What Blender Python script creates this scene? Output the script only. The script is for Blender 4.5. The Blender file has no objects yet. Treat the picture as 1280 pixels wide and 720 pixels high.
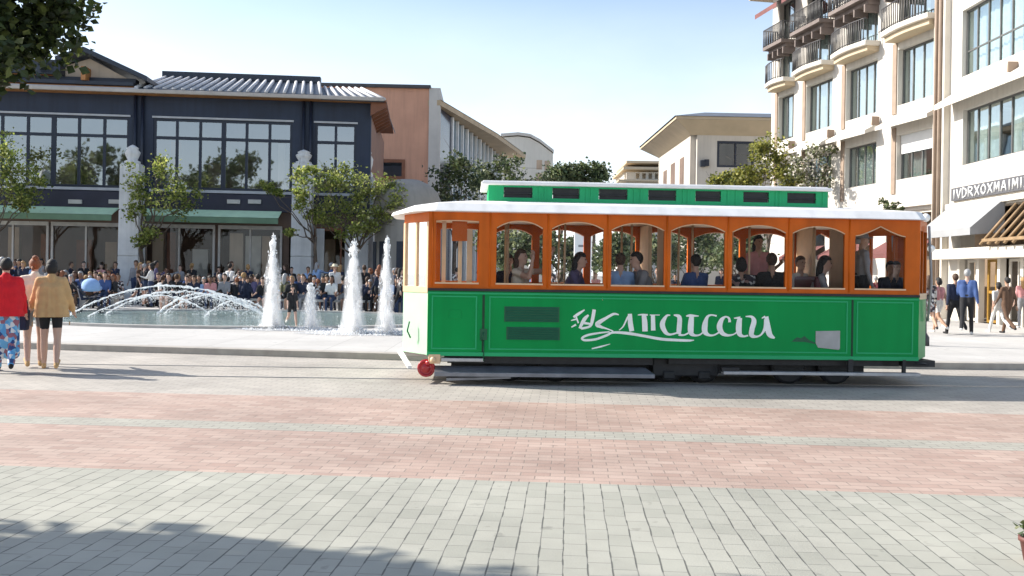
import bpy, bmesh, math, random
import numpy as np
from mathutils import Vector, Matrix
R = math.radians
random.seed(7)
SC = bpy.context.scene
COL = SC.collection

# ------------------------------------------------------------------ camera model (for turning sight lines into world points)
FOC, EYE, ROLL = 1100.0, 1.65, 0.0155
def unroll(x, y):
    u, v = x-640, y-342
    return u+v*ROLL, v-u*ROLL
def at(x, y, D):
    u, v = unroll(x, y)
    return Vector((u/FOC*D, D, EYE-v/FOC*D))
def gp(x, y, z=0.0):
    u, v = unroll(x, y)
    D = (EYE-z)*FOC/v
    return Vector((u/FOC*D, D, z))

# ------------------------------------------------------------------ materials
def new_mat(name):
    m = bpy.data.materials.new(name); m.use_nodes = True
    nt = m.node_tree
    return m, nt, nt.nodes['Principled BSDF']
def lk(nt, a, b): nt.links.new(a, b)
def pm(name, col, rough=0.6, var=0.12, scale=3.0, metal=0.0, bump=0.0, bscale=40.0, spec=0.5, coat=0.0, coord='Object', streak=0.0):
    """plain surface with mottled colour, fine bump and optional run-off streaks"""
    m, nt, b = new_mat(name)
    tc = nt.nodes.new('ShaderNodeTexCoord')
    n = nt.nodes.new('ShaderNodeTexNoise'); n.inputs['Scale'].default_value = scale; n.inputs['Detail'].default_value = 6
    lk(nt, tc.outputs[coord], n.inputs['Vector'])
    mr = nt.nodes.new('ShaderNodeMapRange'); mr.inputs['From Min'].default_value = .3; mr.inputs['From Max'].default_value = .7
    mr.inputs['To Min'].default_value = 1-var; mr.inputs['To Max'].default_value = 1+var
    lk(nt, n.outputs['Fac'], mr.inputs['Value'])
    last = mr.outputs[0]
    if streak:
        mp = nt.nodes.new('ShaderNodeMapping'); mp.inputs['Scale'].default_value = (5, 5, .25)
        lk(nt, tc.outputs[coord], mp.inputs['Vector'])
        n3 = nt.nodes.new('ShaderNodeTexNoise'); n3.inputs['Scale'].default_value = 1.0; n3.inputs['Detail'].default_value = 4
        lk(nt, mp.outputs[0], n3.inputs['Vector'])
        m3 = nt.nodes.new('ShaderNodeMapRange'); m3.inputs['From Min'].default_value = .45; m3.inputs['From Max'].default_value = .75
        m3.inputs['To Min'].default_value = 1; m3.inputs['To Max'].default_value = 1-streak
        lk(nt, n3.outputs['Fac'], m3.inputs['Value'])
        mu = nt.nodes.new('ShaderNodeMath'); mu.operation = 'MULTIPLY'
        lk(nt, last, mu.inputs[0]); lk(nt, m3.outputs[0], mu.inputs[1]); last = mu.outputs[0]
    mx = nt.nodes.new('ShaderNodeVectorMath'); mx.operation = 'SCALE'
    mx.inputs[0].default_value = col[:3]
    lk(nt, last, mx.inputs['Scale'])
    lk(nt, mx.outputs[0], b.inputs['Base Color'])
    b.inputs['Roughness'].default_value = rough; b.inputs['Metallic'].default_value = metal
    b.inputs['Specular IOR Level'].default_value = spec
    if coat: b.inputs['Coat Weight'].default_value = coat; b.inputs['Coat Roughness'].default_value = .08
    if bump:
        n2 = nt.nodes.new('ShaderNodeTexNoise'); n2.inputs['Scale'].default_value = bscale; n2.inputs['Detail'].default_value = 4
        lk(nt, tc.outputs[coord], n2.inputs['Vector'])
        bp = nt.nodes.new('ShaderNodeBump'); bp.inputs['Strength'].default_value = bump; bp.inputs['Distance'].default_value = .01
        lk(nt, n2.outputs['Fac'], bp.inputs['Height']); lk(nt, bp.outputs[0], b.inputs['Normal'])
    return m
def glass_mat(name, tint, refl, rough=0.02, trans=(1, 1, 1)):
    """window pane: see-through, with a coated reflection"""
    m = bpy.data.materials.new(name); m.use_nodes = True; nt = m.node_tree; nt.nodes.clear()
    out = nt.nodes.new('ShaderNodeOutputMaterial')
    tr = nt.nodes.new('ShaderNodeBsdfTransparent'); tr.inputs[0].default_value = (*trans, 1)
    gl = nt.nodes.new('ShaderNodeBsdfGlossy'); gl.inputs['Color'].default_value = (*tint, 1); gl.inputs['Roughness'].default_value = rough
    tc = nt.nodes.new('ShaderNodeTexCoord')
    n = nt.nodes.new('ShaderNodeTexNoise'); n.inputs['Scale'].default_value = .7; n.inputs['Detail'].default_value = 1
    lk(nt, tc.outputs['Object'], n.inputs['Vector'])
    bp = nt.nodes.new('ShaderNodeBump'); bp.inputs['Strength'].default_value = .06; bp.inputs['Distance'].default_value = .05
    lk(nt, n.outputs['Fac'], bp.inputs['Height']); lk(nt, bp.outputs[0], gl.inputs['Normal'])
    fr = nt.nodes.new('ShaderNodeFresnel'); fr.inputs[0].default_value = 1.5
    ad = nt.nodes.new('ShaderNodeMath'); ad.operation = 'ADD'; ad.use_clamp = True; ad.inputs[1].default_value = refl
    lk(nt, fr.outputs[0], ad.inputs[0])
    mx = nt.nodes.new('ShaderNodeMixShader')
    lk(nt, ad.outputs[0], mx.inputs[0]); lk(nt, tr.outputs[0], mx.inputs[1]); lk(nt, gl.outputs[0], mx.inputs[2])
    lk(nt, mx.outputs[0], out.inputs[0])
    return m
def leaf_mat(name, col, transl=.35):
    m, nt, b = new_mat(name)
    oi = nt.nodes.new('ShaderNodeNewGeometry')
    mr = nt.nodes.new('ShaderNodeMapRange'); mr.inputs['To Min'].default_value = .6; mr.inputs['To Max'].default_value = 1.4
    lk(nt, oi.outputs['Random Per Island'], mr.inputs['Value'])
    mx = nt.nodes.new('ShaderNodeVectorMath'); mx.operation = 'SCALE'; mx.inputs[0].default_value = col
    lk(nt, mr.outputs[0], mx.inputs['Scale']); lk(nt, mx.outputs[0], b.inputs['Base Color'])
    b.inputs['Roughness'].default_value = .55
    t = nt.nodes.new('ShaderNodeBsdfTranslucent'); lk(nt, mx.outputs[0], t.inputs[0])
    ms = nt.nodes.new('ShaderNodeMixShader'); ms.inputs[0].default_value = transl
    out = nt.nodes['Material Output']
    lk(nt, b.outputs[0], ms.inputs[1]); lk(nt, t.outputs[0], ms.inputs[2]); lk(nt, ms.outputs[0], out.inputs[0])
    return m
def brick_mat(name, c1, c2, mortar, bw, bh, ms, rot=0.0, rough=.75, offset=.5, bump=.6, stain=.18, sheen=0.5, dash=0):
    m, nt, b = new_mat(name)
    tc = nt.nodes.new('ShaderNodeTexCoord')
    mp = nt.nodes.new('ShaderNodeMapping'); mp.inputs['Rotation'].default_value = (0, 0, rot)
    lk(nt, tc.outputs['Object'], mp.inputs['Vector'])
    # small wobble so that the joints are not ruled
    nw = nt.nodes.new('ShaderNodeTexNoise'); nw.inputs['Scale'].default_value = 2.3; nw.inputs['Detail'].default_value = 2
    lk(nt, tc.outputs['Object'], nw.inputs['Vector'])
    wv = nt.nodes.new('ShaderNodeVectorMath'); wv.operation = 'MULTIPLY_ADD'
    wv.inputs[1].default_value = (.02, .02, 0)
    lk(nt, nw.outputs['Color'], wv.inputs[0]); lk(nt, mp.outputs[0], wv.inputs[2])
    br = nt.nodes.new('ShaderNodeTexBrick')
    br.offset = offset
    br.inputs['Color1'].default_value = (*c1, 1); br.inputs['Color2'].default_value = (*c2, 1); br.inputs['Mortar'].default_value = (*mortar, 1)
    br.inputs['Scale'].default_value = 1; br.inputs['Mortar Size'].default_value = ms; br.inputs['Mortar Smooth'].default_value = .25
    br.inputs['Brick Width'].default_value = bw; br.inputs['Row Height'].default_value = bh
    lk(nt, wv.outputs[0], br.inputs['Vector'])
    n = nt.nodes.new('ShaderNodeTexNoise'); n.inputs['Scale'].default_value = .55; n.inputs['Detail'].default_value = 8; n.inputs['Roughness'].default_value = .65
    lk(nt, tc.outputs['Object'], n.inputs['Vector'])
    mr = nt.nodes.new('ShaderNodeMapRange'); mr.inputs['From Min'].default_value = .3; mr.inputs['From Max'].default_value = .7
    mr.inputs['To Min'].default_value = 1-stain; mr.inputs['To Max'].default_value = 1+stain
    lk(nt, n.outputs['Fac'], mr.inputs['Value'])
    mx = nt.nodes.new('ShaderNodeVectorMath'); mx.operation = 'SCALE'
    lk(nt, br.outputs['Color'], mx.inputs[0]); lk(nt, mr.outputs[0], mx.inputs['Scale'])
    # trodden spots and small stains
    ng = nt.nodes.new('ShaderNodeTexNoise'); ng.inputs['Scale'].default_value = 5.5; ng.inputs['Detail'].default_value = 3; lk(nt, tc.outputs['Object'], ng.inputs['Vector'])
    mg = nt.nodes.new('ShaderNodeMapRange'); mg.inputs['From Min'].default_value = .66; mg.inputs['From Max'].default_value = .72; mg.inputs['To Min'].default_value = 1; mg.inputs['To Max'].default_value = .78
    lk(nt, ng.outputs['Fac'], mg.inputs['Value'])
    mq = nt.nodes.new('ShaderNodeVectorMath'); mq.operation = 'SCALE'; lk(nt, mx.outputs[0], mq.inputs[0]); lk(nt, mg.outputs[0], mq.inputs['Scale'])
    colout = mq.outputs[0]
    if dash:
        # open joints between the rows, filled here and there with sand
        def mth(op, a, b_=None):
            q = nt.nodes.new('ShaderNodeMath'); q.operation = op
            for i, v in enumerate((a, b_)):
                if v is None: continue
                if isinstance(v, (int, float)): q.inputs[i].default_value = v
                else: lk(nt, v, q.inputs[i])
            return q.outputs[0]
        sx = nt.nodes.new('ShaderNodeSeparateXYZ'); lk(nt, wv.outputs[0], sx.inputs[0])
        u = mth('DIVIDE', sx.outputs['Y'], bh); near = mth('ABSOLUTE', mth('SUBTRACT', u, mth('ROUND', u)))
        cv = nt.nodes.new('ShaderNodeCombineXYZ'); lk(nt, mth('MULTIPLY', sx.outputs['X'], 5.2), cv.inputs[0]); lk(nt, mth('MULTIPLY', mth('ROUND', u), 7.31), cv.inputs[1])
        nd = nt.nodes.new('ShaderNodeTexNoise'); nd.inputs['Scale'].default_value = 1; nd.inputs['Detail'].default_value = 1; lk(nt, cv.outputs[0], nd.inputs['Vector'])
        wdt = nt.nodes.new('ShaderNodeMapRange'); wdt.inputs['From Min'].default_value = .44; wdt.inputs['From Max'].default_value = .54; wdt.inputs['To Min'].default_value = 0; wdt.inputs['To Max'].default_value = dash
        lk(nt, nd.outputs['Fac'], wdt.inputs['Value'])
        ln = mth('LESS_THAN', near, wdt.outputs[0])
        m3 = nt.nodes.new('ShaderNodeMix'); m3.data_type = 'RGBA'; lk(nt, mth('MULTIPLY', ln, .62), m3.inputs[0]); lk(nt, colout, m3.inputs[6]); m3.inputs[7].default_value = (.05,.052,.045,1)
        colout = m3.outputs[2]
    lk(nt, colout, b.inputs['Base Color'])
    b.inputs['Roughness'].default_value = rough; b.inputs['Specular IOR Level'].default_value = sheen
    n2 = nt.nodes.new('ShaderNodeTexNoise'); n2.inputs['Scale'].default_value = 60; n2.inputs['Detail'].default_value = 3
    lk(nt, tc.outputs['Object'], n2.inputs['Vector'])
    ad = nt.nodes.new('ShaderNodeMath'); ad.operation = 'MULTIPLY_ADD'; ad.inputs[1].default_value = -1.0
    lk(nt, br.outputs['Fac'], ad.inputs[0])
    sc = nt.nodes.new('ShaderNodeMath'); sc.operation = 'MULTIPLY'; sc.inputs[1].default_value = .25
    lk(nt, n2.outputs['Fac'], sc.inputs[0]); lk(nt, sc.outputs[0], ad.inputs[2])
    bp = nt.nodes.new('ShaderNodeBump'); bp.inputs['Strength'].default_value = bump; bp.inputs['Distance'].default_value = .012
    lk(nt, ad.outputs[0], bp.inputs['Height']); lk(nt, bp.outputs[0], b.inputs['Normal'])
    return m

# ------------------------------------------------------------------ mesh builder
class MB:
    def __init__(s, M=None): s.v = []; s.f = []; s.m = []; s.s = []; s.M = M or Matrix()
    def add(s, vs, fs, mat=0, smooth=False):
        o = len(s.v); s.v += [s.M @ Vector(p) for p in vs]
        for f in fs: s.f.append([i+o for i in f]); s.m.append(mat); s.s.append(smooth)
        return s
    def box(s, x0, x1, y0, y1, z0, z1, mat=0):
        v = [(x0,y0,z0),(x1,y0,z0),(x1,y1,z0),(x0,y1,z0),(x0,y0,z1),(x1,y0,z1),(x1,y1,z1),(x0,y1,z1)]
        return s.add(v, [(0,3,2,1),(4,5,6,7),(0,1,5,4),(1,2,6,5),(2,3,7,6),(3,0,4,7)], mat)
    def quad(s, a, b, c, d, mat=0): return s.add([a,b,c,d], [(0,1,2,3)], mat)
    def prism(s, poly, y0, y1, mat=0):
        """polygon in x,z pushed along y"""
        n = len(poly)
        v = [(p[0], y0, p[1]) for p in poly]+[(p[0], y1, p[1]) for p in poly]
        f = [list(range(n)), list(range(2*n-1, n-1, -1))]+[(i, i+n, (i+1)%n+n, (i+1)%n) for i in range(n)]
        return s.add(v, f, mat)
    def slab(s, poly, z0, z1, mat=0, inset=0):
        """polygon in x,y pushed along z"""
        n = len(poly)
        v = [(p[0], p[1], z0) for p in poly]+[(p[0], p[1], z1) for p in poly]
        f = [list(range(n-1, -1, -1)), list(range(n, 2*n))]+[(i, (i+1)%n, (i+1)%n+n, i+n) for i in range(n)]
        return s.add(v, f, mat)
    def tube(s, pts, rad, seg=8, mat=0, smooth=True, cap=True):
        pts = [Vector(p) for p in pts]; n = len(pts)
        if not hasattr(rad, '__len__'): rad = [rad]*n
        vs = []; up0 = None
        for i, p in enumerate(pts):
            t = (pts[min(i+1, n-1)]-pts[max(i-1, 0)])
            t = t.normalized() if t.length > 1e-9 else Vector((0,0,1))
            if up0 is None: up0 = Vector((0,0,1)) if abs(t.z) < .9 else Vector((1,0,0))
            a = (up0-t*up0.dot(t)).normalized(); b = t.cross(a); up0 = a
            for k in range(seg):
                th = 2*math.pi*k/seg
                vs.append(p+(a*math.cos(th)+b*math.sin(th))*rad[i])
        fs = [(i*seg+k, i*seg+(k+1)%seg, (i+1)*seg+(k+1)%seg, (i+1)*seg+k) for i in range(n-1) for k in range(seg)]
        if cap: fs += [tuple(range(seg-1, -1, -1)), tuple(range((n-1)*seg, n*seg))]
        return s.add(vs, fs, mat, smooth)
    def lathe(s, prof, c=(0,0,0), seg=16, mat=0, smooth=True, jit=None):
        vs = []
        for r, z in prof:
            for k in range(seg):
                th = 2*math.pi*k/seg; rr = r*(1+(jit(th, z) if jit else 0))
                vs.append((c[0]+rr*math.cos(th), c[1]+rr*math.sin(th), c[2]+z))
        n = len(prof)
        fs = [(i*seg+k, i*seg+(k+1)%seg, (i+1)*seg+(k+1)%seg, (i+1)*seg+k) for i in range(n-1) for k in range(seg)]
        fs += [tuple(range(seg-1, -1, -1)), tuple(range((n-1)*seg, n*seg))]
        return s.add(vs, fs, mat, smooth)
    def ball(s, c, r, seg=8, ring=5, mat=0, smooth=True):
        if not hasattr(r, '__len__'): r = (r, r, r)
        vs = [(c[0], c[1], c[2]-r[2])]
        for i in range(1, ring):
            ph = math.pi*i/ring-math.pi/2
            for k in range(seg):
                th = 2*math.pi*k/seg
                vs.append((c[0]+r[0]*math.cos(ph)*math.cos(th), c[1]+r[1]*math.cos(ph)*math.sin(th), c[2]+r[2]*math.sin(ph)))
        vs.append((c[0], c[1], c[2]+r[2])); L = len(vs)-1
        fs = [(0, 1+(k+1)%seg, 1+k) for k in range(seg)]
        for i in range(ring-2):
            a = 1+i*seg; b = a+seg
            fs += [(a+k, a+(k+1)%seg, b+(k+1)%seg, b+k) for k in range(seg)]
        a = 1+(ring-2)*seg
        fs += [(a+k, a+(k+1)%seg, L) for k in range(seg)]
        return s.add(vs, fs, mat, smooth)
    def wall(s, x0, x1, z0, z1, y, th, holes, mat=0):
        """upright wall in x,z with rectangular openings (hx0,hx1,hz0,hz1) and real reveals; front at y, back at y+th"""
        xs = sorted({x0, x1, *[h[0] for h in holes], *[h[1] for h in holes]}); zs = sorted({z0, z1, *[h[2] for h in holes], *[h[3] for h in holes]})
        xs = [x for x in xs if x0-1e-6 <= x <= x1+1e-6]; zs = [z for z in zs if z0-1e-6 <= z <= z1+1e-6]
        solid = {}
        for i in range(len(xs)-1):
            for j in range(len(zs)-1):
                cx, cz = (xs[i]+xs[i+1])/2, (zs[j]+zs[j+1])/2
                solid[i, j] = not any(h[0] < cx < h[1] and h[2] < cz < h[3] for h in holes)
        for (i, j), ok in solid.items():
            if not ok: continue
            a, b, c, d = xs[i], xs[i+1], zs[j], zs[j+1]
            s.quad((a,y,c),(b,y,c),(b,y,d),(a,y,d), mat)
            s.quad((b,y+th,c),(a,y+th,c),(a,y+th,d),(b,y+th,d), mat)
            if not solid.get((i-1, j)): s.quad((a,y+th,c),(a,y,c),(a,y,d),(a,y+th,d), mat)
            if not solid.get((i+1, j)): s.quad((b,y,c),(b,y+th,c),(b,y+th,d),(b,y,d), mat)
            if not solid.get((i, j-1)): s.quad((a,y+th,c),(b,y+th,c),(b,y,c),(a,y,c), mat)
            if not solid.get((i, j+1)): s.quad((a,y,d),(b,y,d),(b,y+th,d),(a,y+th,d), mat)
        return s
    def mesh(s, name, mats):
        me = bpy.data.meshes.new(name); me.from_pydata([tuple(p) for p in s.v], [], s.f)
        if not hasattr(mats, '__len__'): mats = [mats]
        for m in mats: me.materials.append(m)
        me.polygons.foreach_set('material_index', s.m); me.polygons.foreach_set('use_smooth', s.s)
        me.update(); return me
    def build(s, name, mats, parent=None, bevel=0):
        o = bpy.data.objects.new(name, s.mesh(name, mats)); COL.objects.link(o)
        if parent: o.parent = parent
        if bevel:
            md = o.modifiers.new('bevel', 'BEVEL'); md.width = bevel; md.segments = 2; md.limit_method = 'ANGLE'
        return o
def each(mb, name, mats, parent=None, bevel=0):
    """links every connected piece of the builder as an object of its own"""
    par = list(range(len(mb.v)))
    def fd(i):
        while par[i] != i: par[i] = par[par[i]]; i = par[i]
        return i
    for f in mb.f:
        for i in f[1:]: par[fd(i)] = fd(f[0])
    groups = {}
    for k, f in enumerate(mb.f): groups.setdefault(fd(f[0]), []).append(k)
    out = []
    for ks in groups.values():
        p = MB(); ix = {}
        for k in ks:
            q = []
            for i in mb.f[k]:
                if i not in ix: ix[i] = len(p.v); p.v.append(mb.v[i])
                q.append(ix[i])
            p.f.append(q); p.m.append(mb.m[k]); p.s.append(mb.s[k])
        out.append(p.build(name, mats, parent, bevel))
    return out
def tag(o, label, cat, group=None, kind=None):
    if label: o['label'] = label
    if cat: o['category'] = cat
    if group: o['group'] = group
    if kind: o['kind'] = kind
    return o
def thing(name, label, cat, loc=(0,0,0), rz=0, group=None):
    o = bpy.data.objects.new(name, None); COL.objects.link(o)
    o.location = loc; o.rotation_euler = (0,0,rz); o.empty_display_size = .3
    return tag(o, label, cat, group)
def struct(o): o['kind'] = 'structure'; return o

# ------------------------------------------------------------------ world, sun, camera
SUN_E, SUN_A = R(33), R(15)       # elevation; how far behind the picture plane (sun is on the left)
def setup():
    w = bpy.data.worlds.new('World'); SC.world = w; w.use_nodes = True
    nt = w.node_tree; bg = nt.nodes['Background']
    sky = nt.nodes.new('ShaderNodeTexSky'); sky.sky_type = 'NISHITA'; sky.sun_disc = False
    sky.sun_elevation = SUN_E; sky.sun_rotation = R(270)+SUN_A
    sky.air_density = 1.0; sky.dust_density = 1.2; sky.ozone_density = 1.0
    # thin bright cloud veil, low over the square
    tc = nt.nodes.new('ShaderNodeTexCoord')
    mp = nt.nodes.new('ShaderNodeMapping'); mp.inputs['Scale'].default_value = (1.6, 1.6, 4.0)
    lk(nt, tc.outputs['Generated'], mp.inputs['Vector'])
    n = nt.nodes.new('ShaderNodeTexNoise'); n.inputs['Scale'].default_value = 1.5; n.inputs['Detail'].default_value = 7; n.inputs['Roughness'].default_value = .55
    lk(nt, mp.outputs[0], n.inputs['Vector'])
    cr = nt.nodes.new('ShaderNodeMapRange'); cr.inputs['From Min'].default_value = .42; cr.inputs['From Max'].default_value = .72
    lk(nt, n.outputs['Fac'], cr.inputs['Value'])
    sp = nt.nodes.new('ShaderNodeSeparateXYZ'); lk(nt, tc.outputs['Generated'], sp.inputs[0])
    hr = nt.nodes.new('ShaderNodeMapRange'); hr.inputs['From Min'].default_value = .31; hr.inputs['From Max'].default_value = .04
    hr.inputs['To Min'].default_value = 0.05; hr.inputs['To Max'].default_value = .95
    lk(nt, sp.outputs['Z'], hr.inputs['Value'])
    ad = nt.nodes.new('ShaderNodeMath'); ad.operation = 'MULTIPLY_ADD'; ad.inputs[1].default_value = .45; ad.inputs[2].default_value = .68
    lk(nt, cr.outputs[0], ad.inputs[0])
    mu = nt.nodes.new('ShaderNodeMath'); mu.operation = 'MULTIPLY'; mu.use_clamp = True
    lk(nt, ad.outputs[0], mu.inputs[0]); lk(nt, hr.outputs[0], mu.inputs[1])
    mx = nt.nodes.new('ShaderNodeMix'); mx.data_type = 'RGBA'
    lk(nt, mu.outputs[0], mx.inputs[0]); lk(nt, sky.outputs[0], mx.inputs[6]); mx.inputs[7].default_value = (6.6, 6.9, 7.2, 1)
    lk(nt, mx.outputs[2], bg.inputs[0]); bg.inputs[1].default_value = .10
    s = Vector((-math.cos(SUN_E)*math.cos(SUN_A), math.cos(SUN_E)*math.sin(SUN_A), math.sin(SUN_E)))
    l = bpy.data.lights.new('sun', 'SUN'); l.energy = 3.6; l.angle = R(.53); l.color = (1, .95, .87)
    o = bpy.data.objects.new('sun', l); COL.objects.link(o); o.rotation_euler = s.to_track_quat('Z', 'Y').to_euler(); o.location = (-30, 10, 40)
    c = bpy.data.cameras.new('camera'); c.sensor_width = 36; c.lens = FOC/1280*36; c.shift_y = -18/1280; c.clip_start = .1; c.clip_end = 2000
    co = bpy.data.objects.new('camera', c); COL.objects.link(co)
    r, cs, sn = ROLL, math.cos(ROLL), math.sin(ROLL)
    co.matrix_world = Matrix(((cs, -sn, 0, 0), (0, 0, -1, 0), (sn, cs, 0, EYE), (0, 0, 0, 1)))
    SC.camera = co
    vs = SC.view_settings; vs.view_transform = 'Standard'; vs.look = 'None'; vs.gamma = 1; vs.use_curve_mapping = False; vs.exposure = 1.22
    SC.cycles.volume_bounces = 4; SC.cycles.max_bounces = 8; SC.cycles.transparent_max_bounces = 24; SC.cycles.diffuse_bounces = 3
setup()
# ------------------------------------------------------------------ ground, street, plaza, kerb, rails
ST_ROT = -math.atan(.065)
def street_sheet(name, mat, poly, z):
    mb = MB(); mb.add([(x, y, 0) for x, y in poly], [list(range(len(poly)))])
    o = mb.build(name, mat); o.location = (0, 0, z); o.rotation_euler = (0, 0, ST_ROT); return struct(o)
m_earth = pm('base_earth', (.24,.225,.2), .9, .15, .3)
M_grey = brick_mat('grey_pavers', (.365,.355,.30), (.315,.31,.26), (.19,.185,.16), .22, .14, .004, rot=R(90), stain=.18, dash=.04, bump=.4)
M_pink = brick_mat('pink_bricks', (.42,.315,.26), (.345,.24,.195), (.26,.205,.17), .24, .12, .006, stain=.22)
M_strip = brick_mat('stripe_pavers', (.365,.35,.295), (.33,.315,.265), (.19,.18,.16), .2, .1, .005, stain=.16)
M_beige = brick_mat('beige_pavers', (.40,.365,.32), (.35,.32,.28), (.22,.2,.18), .24, .12, .005, stain=.22)
M_plaza = brick_mat('plaza_stone', (.47,.455,.43), (.435,.42,.395), (.3,.29,.27), 1.2, 1.2, .008, offset=0, stain=.12, bump=.15)
M_kerb = pm('kerb_stone', (.36,.33,.29), .8, .15, 4, bump=.3)
W = 70
o = MB().add([(-900,-300,0),(900,-300,0),(900,1500,0),(-900,1500,0)], [(0,1,2,3)]).build('ground', m_earth); o.location.z = -.03; struct(o)
street_sheet('grey_paving', M_grey, [(-W,-25),(W,-25),(W,6.98),(-W,6.98)], 0)
street_sheet('pink_paving', M_pink, [(-W,6.98),(W,6.98),(W,8.88),(-W,8.88)], 0)
street_sheet('grey_stripe', M_strip, [(-W,8.88),(W,8.88),(W,9.32),(-W,9.32)], 0)
street_sheet('pink_paving', M_pink, [(-W,9.32),(W,9.32),(W,11.3),(-W,11.3)], 0)
street_sheet('beige_paving', M_beige, [(-W,11.3),(W,11.3),(W,26),(-W,26)], 0)
# kerb and plaza (0.12 m above the street); the kerb line bends gently
KERB = [(-60,27.0),(-30,21.2),(-8.7,17.35),(-1.7,16.35),(3,16.2),(8.4,16.3),(30,17.6),(60,20)]
def kerb_poly(a, b): return [(x, y+a) for x, y in KERB]+[(x, y+b) for x, y in reversed(KERB)]
struct(MB().slab(kerb_poly(0, .28), -.02, .125).build('kerb', M_kerb, bevel=.012))
pl = MB(); pl.add([(x, y+.28, .12) for x, y in KERB]+[(60,190,.12),(-60,190,.12)], [list(range(len(KERB)+2))]); struct(pl.build('plaza', M_plaza))
# slot rails of the tramway, flush in the paving
TR_C, TR_ROT = Vector((2.36, 14.35, 0)), math.atan(.05)
m_rail = pm('rail_steel', (.28,.27,.26), .35, .2, 6, metal=.9)
for dy in (-.72, .72):
    r = MB(); r.box(-60, 60, -.035, .035, -.02, .005)
    ro = r.build('tram_rail', m_rail); ro.location = TR_C+Vector((-math.sin(TR_ROT)*dy, math.cos(TR_ROT)*dy, 0)); ro.rotation_euler = (0, 0, TR_ROT*.4); struct(ro)

# ------------------------------------------------------------------ pool
def spray_vol(name, dens):
    m = bpy.data.materials.new(name); m.use_nodes = True; nt = m.node_tree; nt.nodes.clear()
    out = nt.nodes.new('ShaderNodeOutputMaterial'); v = nt.nodes.new('ShaderNodeVolumeScatter'); v.inputs['Color'].default_value = (.97,.98,1,1); v.inputs['Anisotropy'].default_value = 0
    tc = nt.nodes.new('ShaderNodeTexCoord'); mp = nt.nodes.new('ShaderNodeMapping'); mp.inputs['Scale'].default_value = (7, 7, 2.2)
    n = nt.nodes.new('ShaderNodeTexNoise'); n.inputs['Scale'].default_value = 1; n.inputs['Detail'].default_value = 3
    lk(nt, tc.outputs['Object'], mp.inputs[0]); lk(nt, mp.outputs[0], n.inputs['Vector'])
    mr = nt.nodes.new('ShaderNodeMapRange'); mr.inputs['From Min'].default_value = .35; mr.inputs['From Max'].default_value = .65; mr.inputs['To Max'].default_value = dens
    lk(nt, n.outputs['Fac'], mr.inputs['Value']); lk(nt, mr.outputs[0], v.inputs['Density']); lk(nt, v.outputs[0], out.inputs['Volume']); return m
M_vcol = spray_vol('dense_spray', 24); M_vmist = spray_vol('loose_spray', 4.2)
m_water, nt, b = new_mat('pool_water')
b.inputs['Base Color'].default_value = (.22,.30,.29,1); b.inputs['Roughness'].default_value = .08
tc = nt.nodes.new('ShaderNodeTexCoord'); n = nt.nodes.new('ShaderNodeTexNoise'); n.inputs['Scale'].default_value = 2.2; n.inputs['Detail'].default_value = 5
bp = nt.nodes.new('ShaderNodeBump'); bp.inputs['Strength'].default_value = .7; bp.inputs['Distance'].default_value = .12
lk(nt, tc.outputs['Object'], n.inputs['Vector']); lk(nt, n.outputs['Fac'], bp.inputs['Height']); lk(nt, bp.outputs[0], b.inputs['Normal'])
def blob(cx, cy, rx, ry, n=40, k=.06, seed=1):
    rr = random.Random(seed); ph = [rr.random()*6 for _ in range(3)]
    return [(cx+rx*(1+k*math.sin(2*t+ph[0])+k*.6*math.sin(3*t+ph[1]))*math.cos(t), cy+ry*(1+k*math.sin(2*t+ph[2]))*math.sin(t)) for t in [2*math.pi*i/n for i in range(n)]]
pool = blob(-8.6, 27.4, 7.6, 4.5)
w_ = MB(); w_.add([(x, y, .128) for x, y in pool], [list(range(len(pool)))]); struct(w_.build('water', m_water))
rim = MB(); rim_o = blob(-8.6, 27.4, 7.85, 4.72); n_ = len(pool)
zz = [(pool, .10), (pool, .19), (rim_o, .19), (rim_o, .10)]
rim.add([(x, y, z) for P_, z in zz for x, y in P_], [(k*n_+i, k*n_+(i+1)%n_, (k+1)*n_+(i+1)%n_, (k+1)*n_+i) for k in range(3) for i in range(n_)])
ro = rim.build('pool_rim', pm('rim_stone', (.42,.40,.37), .7, .12, 3, bump=.2)); tag(ro, 'low pale stone rim around the fountain pool', 'pool rim')

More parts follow.
